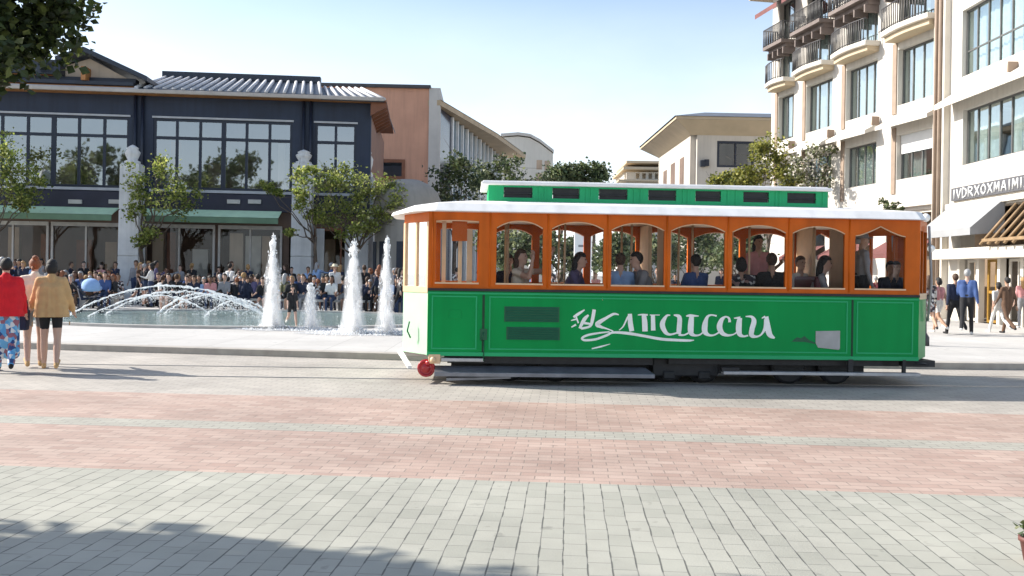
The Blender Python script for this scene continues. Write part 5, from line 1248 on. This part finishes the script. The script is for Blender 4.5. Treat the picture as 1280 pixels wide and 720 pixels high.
def cloth(n, c): return pm('cloth_'+n, c, .9, .09, 9, bump=.3, bscale=40)
CL = {'black': cloth('black', (.016,.016,.018)), 'navy': cloth('navy', (.016,.021,.045)), 'white': cloth('white', (.66,.65,.62)), 'grey': cloth('grey', (.24,.24,.25)), 'light blue': cloth('light_blue', (.28,.42,.66)), 'blue': cloth('blue', (.045,.085,.22)), 'maroon': cloth('maroon', (.13,.018,.028)), 'red': cloth('red', (.62,.012,.022)), 'tan': cloth('tan', (.52,.33,.155)), 'cream': cloth('cream', (.72,.64,.52)), 'pink': cloth('pink', (.55,.25,.25)), 'olive': cloth('olive', (.09,.09,.04)), 'dark denim': cloth('denim', (.035,.055,.11)), 'brown': cloth('brown', (.11,.06,.035)), 'purple': cloth('purple', (.10,.085,.17)), 'yellow': cloth('yellow', (.6,.42,.08))}
def print_cloth(name, base, spots):
    m, nt, b = new_mat(name); tc = nt.nodes.new('ShaderNodeTexCoord'); v = nt.nodes.new('ShaderNodeTexVoronoi'); v.inputs['Scale'].default_value = 16
    lk(nt, tc.outputs['Object'], v.inputs['Vector']); cr = nt.nodes.new('ShaderNodeValToRGB'); cr.color_ramp.interpolation = 'CONSTANT'
    sp = nt.nodes.new('ShaderNodeSeparateColor'); lk(nt, v.outputs['Color'], sp.inputs[0]); lk(nt, sp.outputs[0], cr.inputs[0])
    cols = [base]+spots
    while len(cr.color_ramp.elements) < len(cols): cr.color_ramp.elements.new(.5)
    for i, c in enumerate(cols): cr.color_ramp.elements[i].position = i/len(cols); cr.color_ramp.elements[i].color = (*c, 1)
    lk(nt, cr.outputs[0], b.inputs['Base Color']); b.inputs['Roughness'].default_value = .9; return m
CL['blue floral'] = print_cloth('cloth_floral', (.03,.07,.2), [(.10,.32,.6),(.65,.65,.66),(.3,.12,.16),(.16,.42,.66)])
CL['black and white patterned'] = print_cloth('cloth_pattern', (.02,.02,.02), [(.6,.58,.55),(.05,.04,.05),(.3,.2,.17)])
FIG = {}; HAIRM = {k: hair_mesh(k) for k in ('short', 'long', 'bun', 'bob', 'pony', 'cap', 'hat')}
POSES = {'stand': dict(stride=2), 'stand_hold': dict(stride=-3, armr=25, elbr=85, arml=5), 'walk': dict(stride=22), 'walk_b': dict(stride=-20), 'sit': dict(sit=1, arml=25, armr=30, elbl=60, elbr=50, lean=6),
         'sit_lean': dict(sit=1, arml=40, armr=35, elbl=50, elbr=70, lean=18, nod=8), 'point': dict(stride=3, arml=75, elbl=15, abdl=5, armr=0), 'phone': dict(sit=1, arml=75, elbl=95, armr=95, elbr=60, abdr=6, lean=2), 'crossed': dict(stride=1, arml=25, armr=25, elbl=110, elbr=100, abdl=-12, abdr=-12)}
def fig(pose, style, vox):
    key = (pose, tuple(sorted(style.items())), vox)
    if key not in FIG: FIG[key] = figure('body', POSES[pose], style, vox)
    return FIG[key]
def person(label, loc, rz, pose, style, cols, hair, skin=0, h=1.72, vox=.024, group=None, extra=None):
    """cols = (top, legs, shoes); hair = (kind, colour)"""
    me = fig(pose, style, vox); t = thing('person', label, 'person', loc, rz, group); k = h/1.72; t.scale = (k, k, k)
    b = bpy.data.objects.new('body', me); COL.objects.link(b); b.parent = t
    for i, m in enumerate((SK[skin], CL[cols[0]], CL[cols[1]], CL[cols[2]], m_eye, m_lip)):
        b.material_slots[i].link = 'OBJECT'; b.material_slots[i].material = m
    hm = HAIRM[hair[0]]; o = bpy.data.objects.new('hair' if hair[0] not in ('cap', 'hat') else 'hat', hm); COL.objects.link(o); o.parent = t; o.location = me['head']
    o.rotation_euler = (R(POSES[pose].get('nod', 0)), 0, 0); o.material_slots[0].link = 'OBJECT'; o.material_slots[0].material = HR.get(hair[1]) or CL[hair[1]]
    return t

# --- the three people walking at the left, seen from behind, and one more just outside the view
def jacket(t, col, J, length, loose, name, vox=.012):
    """loose jacket as its own garment over the body, cut off clean at the hem"""
    mb = MB(); pel, che, nk = J['pel'], J['chest'], J['neck']; hem = pel.z+length
    for sx in (-1, -.35, .35, 1):
        capsule(mb, nk+Vector((sx*.085,.0,-.07)), .075, che+Vector((sx*.095,.012,.0)), .118, 12); capsule(mb, che+Vector((sx*.095,.012,0)), .118, Vector((pel.x+sx*.12*loose, pel.y+.02, hem-.12)), .115*loose, 12)
    for n, s in (('l',-1), ('r',1)):
        capsule(mb, nk+Vector((s*.06,0,-.05)), .065, J['sho'+n]+Vector((0,0,-.01)), .072, 10); capsule(mb, J['sho'+n]+Vector((0,0,-.01)), .072, J['elb'+n], .062, 10); capsule(mb, J['elb'+n], .06, J['wri'+n].lerp(J['elb'+n], .12), .05, 10)
    capsule(mb, nk+Vector((0,.02,-.05)), .075, nk+Vector((0,.018,.01)), .066, 12)
    me = mb.mesh('raw', []); o = bpy.data.objects.new('raw', me); COL.objects.link(o)
    m1 = o.modifiers.new('r', 'REMESH'); m1.mode = 'VOXEL'; m1.voxel_size = vox; m1.use_smooth_shade = True
    m2 = o.modifiers.new('s', 'SMOOTH'); m2.factor = .5; m2.iterations = 5
    ev = o.evaluated_get(bpy.context.evaluated_depsgraph_get()); m = bpy.data.meshes.new_from_object(ev); bpy.data.objects.remove(o)
    # drape: long shallow folds that run down and outwards
    for v in m.vertices:
        c = v.co; a = math.atan2(c.y, c.x); dn = max(0, (nk.z-c.z))/.6
        f = .011*dn*math.sin(a*7+c.z*4)+.008*math.sin(c.z*38+math.sin(a*3)*3)*(.4+.6*dn)*math.sin(a*2+c.z*9)
        v.co = (c.x*(1+f/.25), c.y*(1+f/.25), c.z)
    bm = bmesh.new(); bm.from_mesh(m)
    # only the body of the coat is cut, never the hands' side
    bmesh.ops.bisect_plane(bm, geom=bm.verts[:]+bm.edges[:]+bm.faces[:], plane_co=(0,0,hem), plane_no=(0,0,-1), clear_outer=False); bmesh.ops.delete(bm, geom=[f for f in bm.faces if f.calc_center_median().z < hem-1e-4 and abs(f.calc_center_median().x) < .27], context='FACES'); bm.to_mesh(m); bm.free()
    m.materials.clear(); m.materials.append(col); m.name = name; c = bpy.data.objects.new(name, m); COL.objects.link(c); c.parent = t
    sd = c.modifiers.new('cloth', 'SOLIDIFY'); sd.thickness = .012; return c
POSES['hero_red'] = dict(stride=16, arml=10, armr=-8, elbl=25, elbr=25)
POSES['hero_cream'] = dict(stride=-8, arml=12, elbl=45, armr=6, elbr=40, abdl=18, abdr=12)
POSES['hero_tan'] = dict(stride=9, arml=4, armr=10, elbl=30, elbr=40, abdr=15, abdl=15, nod=6)
g = gp(6, 465); t = person('person in a bright red jacket and blue floral skirt walking at the left edge', g, R(207), 'hero_red', dict(sleeve=1, legs='long_skirt', loose=1), ('red','blue floral','black'), ('short','black hair'), 0, 1.74, .012)
jacket(t, CL['red'], skeleton(POSES['hero_red']), -.06, 1.12, 'jacket')
g = gp(42, 458); t = person('person in a cream top with auburn hair in a bun, beside the tan coat', g, R(212), 'hero_cream', dict(sleeve=1, legs='shorts'), ('cream','grey','tan'), ('bun','auburn hair'), 0, 1.74, .012)
jacket(t, CL['cream'], skeleton(POSES['hero_cream']), -.02, 1.0, 'jacket')
g = gp(63, 461); t = person('person in a loose tan coat and dark shorts with bare legs, seen from behind', g, R(203), 'hero_tan', dict(sleeve=1, legs='shorts', loose=1), ('tan','black','tan'), ('bob','black hair'), 0, 1.72, .012)
jacket(t, CL['tan'], skeleton(POSES['hero_tan']), -.10, 1.18, 'coat')
# navy tote bag held between them
g = gp(24, 461); bg_ = MB(); bg_.prism([(-.13,.62),(.13,.62),(.15,.95),(-.15,.95)], -.06, .06)
bt_ = thing('tote_bag', 'navy tote bag hanging between the red jacket and the cream top', 'bag', Vector((g.x, g.y, 0)), 0); bg_.build('pouch', CL['navy'], bt_, bevel=.03)
for y in (-.05, .05):
    b_ = MB(); b_.tube([(-.1,y,.94),(-.08,y,1.1),(0,y,1.17),(.08,y,1.1),(.1,y,.94)], .012, 6); b_.build('handle', CL['navy'], bt_)

# --- crowd beyond the pool
crowd = []
rr = random.Random(77)
TOPW = [('black',34),('navy',30),('white',6),('grey',7),('light blue',7),('blue',8),('maroon',3),('pink',2),('purple',7),('black and white patterned',6),('olive',2),('red',1),('brown',3)]
def pick(W_): return rr.choices([a for a, b in W_], [b for a, b in W_])[0]
def add_crowd(x0, x1, D0, D1, n, poses, zone):
    for i in range(n):
        px = x0+(x1-x0)*(i+rr.uniform(.1,.9))/n; D = rr.uniform(D0, D1)
        crowd.append(dict(x=(px-640)/FOC*D, y=D, px=px, top=pick(TOPW), legs=pick([('black',4),('dark denim',4),('navy',2),('grey',1.5),('brown',1)]), pose=rr.choice(poses), hair=(rr.choice(['short','long','bob','short','pony']), rr.choice(['black hair','black hair','brown hair','brown hair','blond hair','grey hair','auburn hair'])), zone=zone, h=rr.uniform(1.56,1.84), sk=rr.choice([0,0,1,1,2]), rz=rr.choice([0,180,90,-90,20,150])+rr.uniform(-25,25)))
ST = ['stand','stand_hold','walk','walk_b','crossed','point','stand']
SIT = ['sit','sit','sit_lean']
rows = [(33.0, 'first'), (34.7, 'second'), (36.4, 'third')]
m_bench = pm('bench_stone', (.4,.38,.35), .8, .1, 3)
def bench(pa, pb, D, label):
    xa, xb = (pa-640)/FOC*D, (pb-640)/FOC*D; t = thing('stone_bench', label, 'bench', ((xa+xb)/2, D, .12), 0, 'stone benches behind the pool'); L = (xb-xa)/2
    s = MB(); s.box(-L, L, -.28, .28, .36, .45); s.build('seat', m_bench, t, bevel=.02)
    for x in (-L+.3, 0, L-.3): s = MB(); s.box(x-.12, x+.12, -.2, .2, 0, .36); s.build('leg', m_bench, t)
for D, nm in rows:
    back = {'first': 'front', 'second': 'middle', 'third': 'rear'}[nm]
    for pa, pb, zone, n in ((62, 152, 'left of the pylon', 11), (196, 340, 'behind the arching jets', 14), (350, 512, 'behind the tall jets', 16)):
        bench(pa, pb, D, f'long low stone bench in the {back} row {zone}')
        add_crowd(pa+3, pb-3, D, D, n, SIT, f'on the {back} bench {zone}')
add_crowd(2, 60, 33.5, 38, 9, ST, 'behind the women at the left edge')
add_crowd(60, 152, 37.4, 39, 5, ST, 'left of the pylon by the shopfront')
add_crowd(168, 196, 33.5, 38, 6, ST, 'beside the forked tree trunk')
add_crowd(215, 340, 37.4, 39.5, 6, ST, 'behind the arching jets by the shopfront')
add_crowd(348, 450, 37.4, 39.5, 7, ST, 'behind the tall jets by the shopfront')
add_crowd(452, 515, 32, 38, 9, ST, 'between the broad jet and tram')
add_crowd(525, 1140, 30, 42, 24, ST, 'seen through the tram windows')
for c in crowd:
    if 'bench' in c['zone']: c['rz'] = rr.choice([0, 0, 0, 180])+rr.uniform(-25, 25); c['y'] += rr.uniform(-.06, .06)
ORD_ = ['first','second','third','fourth','fifth','sixth','seventh','eighth','ninth','tenth','eleventh','twelfth','thirteenth','fourteenth','fifteenth','sixteenth','seventeenth','eighteenth','nineteenth','twentieth']; ORD = ORD_+['twenty-'+o for o in ORD_[:9]]
key = lambda c: (c['zone'], c['top'])
groups = {}
for c in crowd: groups.setdefault(key(c), []).append(c)
for (zone, top), cs in groups.items():
    cs.sort(key=lambda c: c['px'])
    for i, c in enumerate(cs):
        do = {'sit': 'sitting', 'sit_lean': 'sitting'}.get(c['pose'], 'standing' if 'walk' not in c['pose'] else 'walking')
        zone = zone.replace(' by the foot of the tallest jet', ' by the tallest jet')
        tops = 'printed' if 'white pat' in top else top
        lab = f"person in {top} top {do} {zone}" if len(cs) == 1 else f"{ORD[i]} from left of the {tops} tops {zone}"
        if len(lab.split()) > 16 or len(lab.split()) < 4: print('LABEL', lab)
        st = dict(sleeve=rr.choice([1, 1, .6]), legs=rr.choice(['trousers']*5+['skirt','shorts']))
        person(lab, (c['x'], c['y'], .12), R(c['rz']), c['pose'], st, (top, c['legs'], 'black'), c['hair'], c['sk'], c['h'], .032, 'people gathered beyond the fountain')
# a few that stand out
def one(px, py, label, rz, pose, style, cols, hair, h=1.7, sk=0, z=.12, vox=.024, group=None):
    return person(label, gp(px, py, z), R(rz), pose, style, cols, hair, sk, h, vox, group)
one(418, 388, 'person all in white with a pale round hat behind the fountain jets', 10, 'stand', dict(sleeve=1, legs='trousers'), ('white','white','white'), ('hat','pale hat'), 1.72)
one(365, 409, 'small child in dark top playing by the short fountain jet', 30, 'walk', dict(sleeve=.6, legs='shorts'), ('black','black','white'), ('bob','black hair'), 1.12)
one(287, 384, 'person in white shirt and navy skirt bending over behind the arching jets', 160, 'crossed', dict(sleeve=1, legs='long_skirt'), ('white','navy','black'), ('short','black hair'), 1.7)
one(500, 392, 'person in black and white print between slim jet and tram', 120, 'walk_b', dict(sleeve=1, legs='trousers'), ('black and white patterned','black','black'), ('long','black hair'), 1.66)
# --- right of the tram
rg = 'people strolling by the apartment shopfronts'
one(1160, 417, 'person in black and white patterned dress right behind the tram tail', 170, 'walk', dict(sleeve=1, legs='skirt'), ('black and white patterned','black and white patterned','black'), ('long','brown hair'), 1.66, 1, group=rg)
one(1172, 416, 'person with bare arms and pale shorts just left of the navy pair', 200, 'walk_b', dict(sleeve=.5, legs='shorts'), ('pink','white','white'), ('bob','black hair'), 1.6, 1, group=rg)
one(1193, 418, 'person in dark navy jacket walking left of the blue jacket', 175, 'walk', dict(sleeve=1, legs='trousers', loose=1), ('navy','black','black'), ('short','brown hair'), 1.72, 1, group=rg)
one(1208, 419, 'tall person in blue jacket with grey hair striding right', 150, 'walk_b', dict(sleeve=1, legs='trousers', loose=1), ('blue','black','white'), ('short','grey hair'), 1.84, 0, group=rg)
one(1247, 416, 'person in white top and pale trousers near the shop doors', 185, 'walk', dict(sleeve=.6, legs='trousers'), ('white','white','white'), ('bob','black hair'), 1.5, 0, group=rg)
one(1258, 417, 'person in brown clothes near the gilt shop door', 190, 'walk_b', dict(sleeve=1, legs='trousers'), ('brown','brown','black'), ('short','black hair'), 1.64, 1, group=rg)
one(1278, 410, 'person in pink top at the right edge by the shopfront', 165, 'stand', dict(sleeve=.6, legs='trousers'), ('pink','grey','white'), ('long','blond hair'), 1.62, 0, group=rg)
# --- passengers: on the near bench (local y -.83) and the far bench; seats at z 1.10
pg = 'passengers in the tram'
def rider(px, yl, label, rz, pose, style, cols, hair, h=1.7, sk=0, z=None):
    xl = tx(px, yl+1.15); M = Matrix.Translation(TR_C) @ Matrix.Rotation(TR_ROT, 4, 'Z')
    sitting = POSES[pose].get('sit'); k = h/1.72
    zz = (1.10-.40*k) if sitting else .68
    p = M @ Vector((xl, yl, zz if z is None else z))
    return person(label, p, R(rz), pose, style, cols, hair, sk, h, .018, pg)
rider(650, -.70, 'passenger with bare raised arms in first arched tram window', 60, 'phone', dict(sleeve=.5, legs='trousers'), ('cream','navy','black'), ('long','brown hair'), 1.72)
rider(636, .62, 'passenger in navy at the left of the first arched window', 0, 'sit', dict(sleeve=1, legs='trousers'), ('navy','navy','black'), ('short','black hair'), 1.62)
rider(709, -.65, 'passenger in purple top in second arched tram window', 70, 'sit_lean', dict(sleeve=1, legs='trousers'), ('purple','grey','black'), ('long','black hair'), 1.72)
rider(776, -.68, 'passenger in light blue shirt in third arched window', 180, 'sit', dict(sleeve=1, legs='trousers'), ('light blue','dark denim','black'), ('short','brown hair'), 1.66)
rider(812, -.66, 'passenger in grey top beside the light blue shirt', -80, 'sit_lean', dict(sleeve=1, legs='trousers', loose=1), ('grey','black','black'), ('short','black hair'), 1.76)
rider(872, -.66, 'passenger in blue shirt in fourth arched window', 200, 'sit', dict(sleeve=1, legs='trousers'), ('blue','black','black'), ('short','black hair'), 1.66)
rider(928, -.62, 'passenger in patterned top at left of fifth arched window', 170, 'sit_lean', dict(sleeve=.6, legs='trousers'), ('black and white patterned','black','black'), ('bob','black hair'), 1.66, 1)
rider(948, .2, 'passenger in pink top standing inside fifth arched window', 10, 'stand_hold', dict(sleeve=.6, legs='trousers'), ('pink','black','black'), ('long','black hair'), 1.62, 1)
rider(966, -.66, 'passenger in black at right of fifth arched window', 180, 'sit', dict(sleeve=1, legs='trousers'), ('black','black','black'), ('short','brown hair'), 1.74, 1)
rider(998, .55, 'passenger in white shirt at left of sixth arched window', 20, 'sit', dict(sleeve=1, legs='trousers'), ('white','grey','black'), ('short','brown hair'), 1.72, 0)
rider(1014, -.62, 'passenger in grey and dark hair leaning in sixth arched window', 75, 'sit_lean', dict(sleeve=1, legs='trousers'), ('grey','black','black'), ('long','black hair'), 1.74, 0)
rider(1078, -.5, 'driver in grey at the pointed rear window', 90, 'stand', dict(sleeve=1, legs='trousers'), ('grey','black','black'), ('cap','grey'), 1.66, 1)
rider(1112, .5, 'passenger in navy at the right of the pointed window', 0, 'sit', dict(sleeve=1, legs='trousers'), ('navy','navy','black'), ('short','black hair'), 1.6, 1)
# ------------------------------------------------------------------ small things
g = gp(113, 391, .12)
st = thing('baby_stroller', 'stroller with a bright blue hood in the crowd by the left bench', 'stroller', g, R(30))
hd = MB(); n = 8; rings = []
v = []
for i in range(n+1):
    a = R(-10+125*i/n)
    for k in range(9):
        th = math.pi*k/8; v.append((.27*math.cos(th), -.33*math.cos(a)*1.1*(.3+.7*math.sin(th)), .78+.36*math.sin(a)*(.35+.65*math.sin(th))))
hd.add(v, [(i*9+k, i*9+k+1, (i+1)*9+k+1, (i+1)*9+k) for i in range(n) for k in range(8)], 0, True)
ho = hd.build('hood', CL['light blue'], st); md = ho.modifiers.new('thick', 'SOLIDIFY'); md.thickness = .02
s = MB(); s.prism([(-.3,.42),(.28,.5),(.3,.56),(-.22,.5),(-.36,.9),(-.42,.88)], -.22, .22); s.build('seat', CL['navy'], st, bevel=.02)
for y in (-.25, .25):
    f = MB(); f.tube([(.3,y,.12),(-.35,y,.78),(-.55,y,1.0)], .016, 6); f.tube([(-.35,y,.12),(.2,y,.6)], .016, 6); f.build('frame', m_iron, st)
    for x in (.32, -.36):
        w = MB(Matrix.Translation((x, y*1.1, .11)) @ Matrix.Rotation(R(90), 4, 'X')); w.lathe([(.03,-.02),(.09,-.02),(.11,0),(.09,.02),(.03,.02)], seg=14); w.build('wheel', m_iron, st)
# pot with grey-green leaves at the right edge of the foreground
g = gp(1290, 703)
pt = thing('plant_pot', 'small red brown pot with grey green leaves at the right foreground edge', 'plant', g)
m_pot = pm('pot_clay', (.13,.045,.035), .6, .2, 8)
p = MB(); p.lathe([(.035,0),(.045,.01),(.065,.12),(.075,.125),(.075,.15),(.06,.15),(.055,.11)], seg=18); p.build('pot', m_pot, pt)
p = MB(); leaves(p, (0,0,.20), (.035,.03,.02), 90, .045, random.Random(4)); p.build('foliage', L_dark, pt)
# lamp post near the tail of the tram
g = Vector(((1156-640)/FOC*20.5, 20.5, .12))
lp = thing('street_lamp', 'slim dark street lamp with pale globes behind the tram tail', 'street lamp', g)
p = MB(); p.lathe([(.12,0),(.12,.2),(.06,.3),(.045,1.2),(.035,2.4),(.03,2.9)], seg=10); p.build('post', m_iron, lp)
for x in (-.14, .14):
    p = MB(); p.tube([(0,0,2.3),(x*.7,0,2.42),(x,0,2.35)], .015, 6); p.build('bracket', m_iron, lp)
    p = MB(); p.ball((x,0,2.26), .085, 10, 8); p.build('globe', m_white, lp)
p = MB(); p.ball((0,0,2.98), .1, 10, 8); p.build('globe', m_white, lp)
# white information panel on the plaza, seen through the second arched tram window
D = 24; g = Vector(((728-640)/FOC*D, D, .12))
ip = thing('information_panel', 'tall white information panel seen through the second arched tram window', 'sign', g, R(4))
p = MB(); p.box(-.24, .24, -.04, .04, .25, 2.85); p.build('board', pm('panel_white', (.78,.78,.77), .5, .04, 2), ip, bevel=.02)
p = MB(); p.box(-.13, .13, -.046, -.041, 2.28, 2.34); p.build('stripe', CL['grey'], ip)
p = MB(); p.box(-.3, .3, -.12, .12, 0, .25); p.build('base', m_iron, ip, bevel=.02)
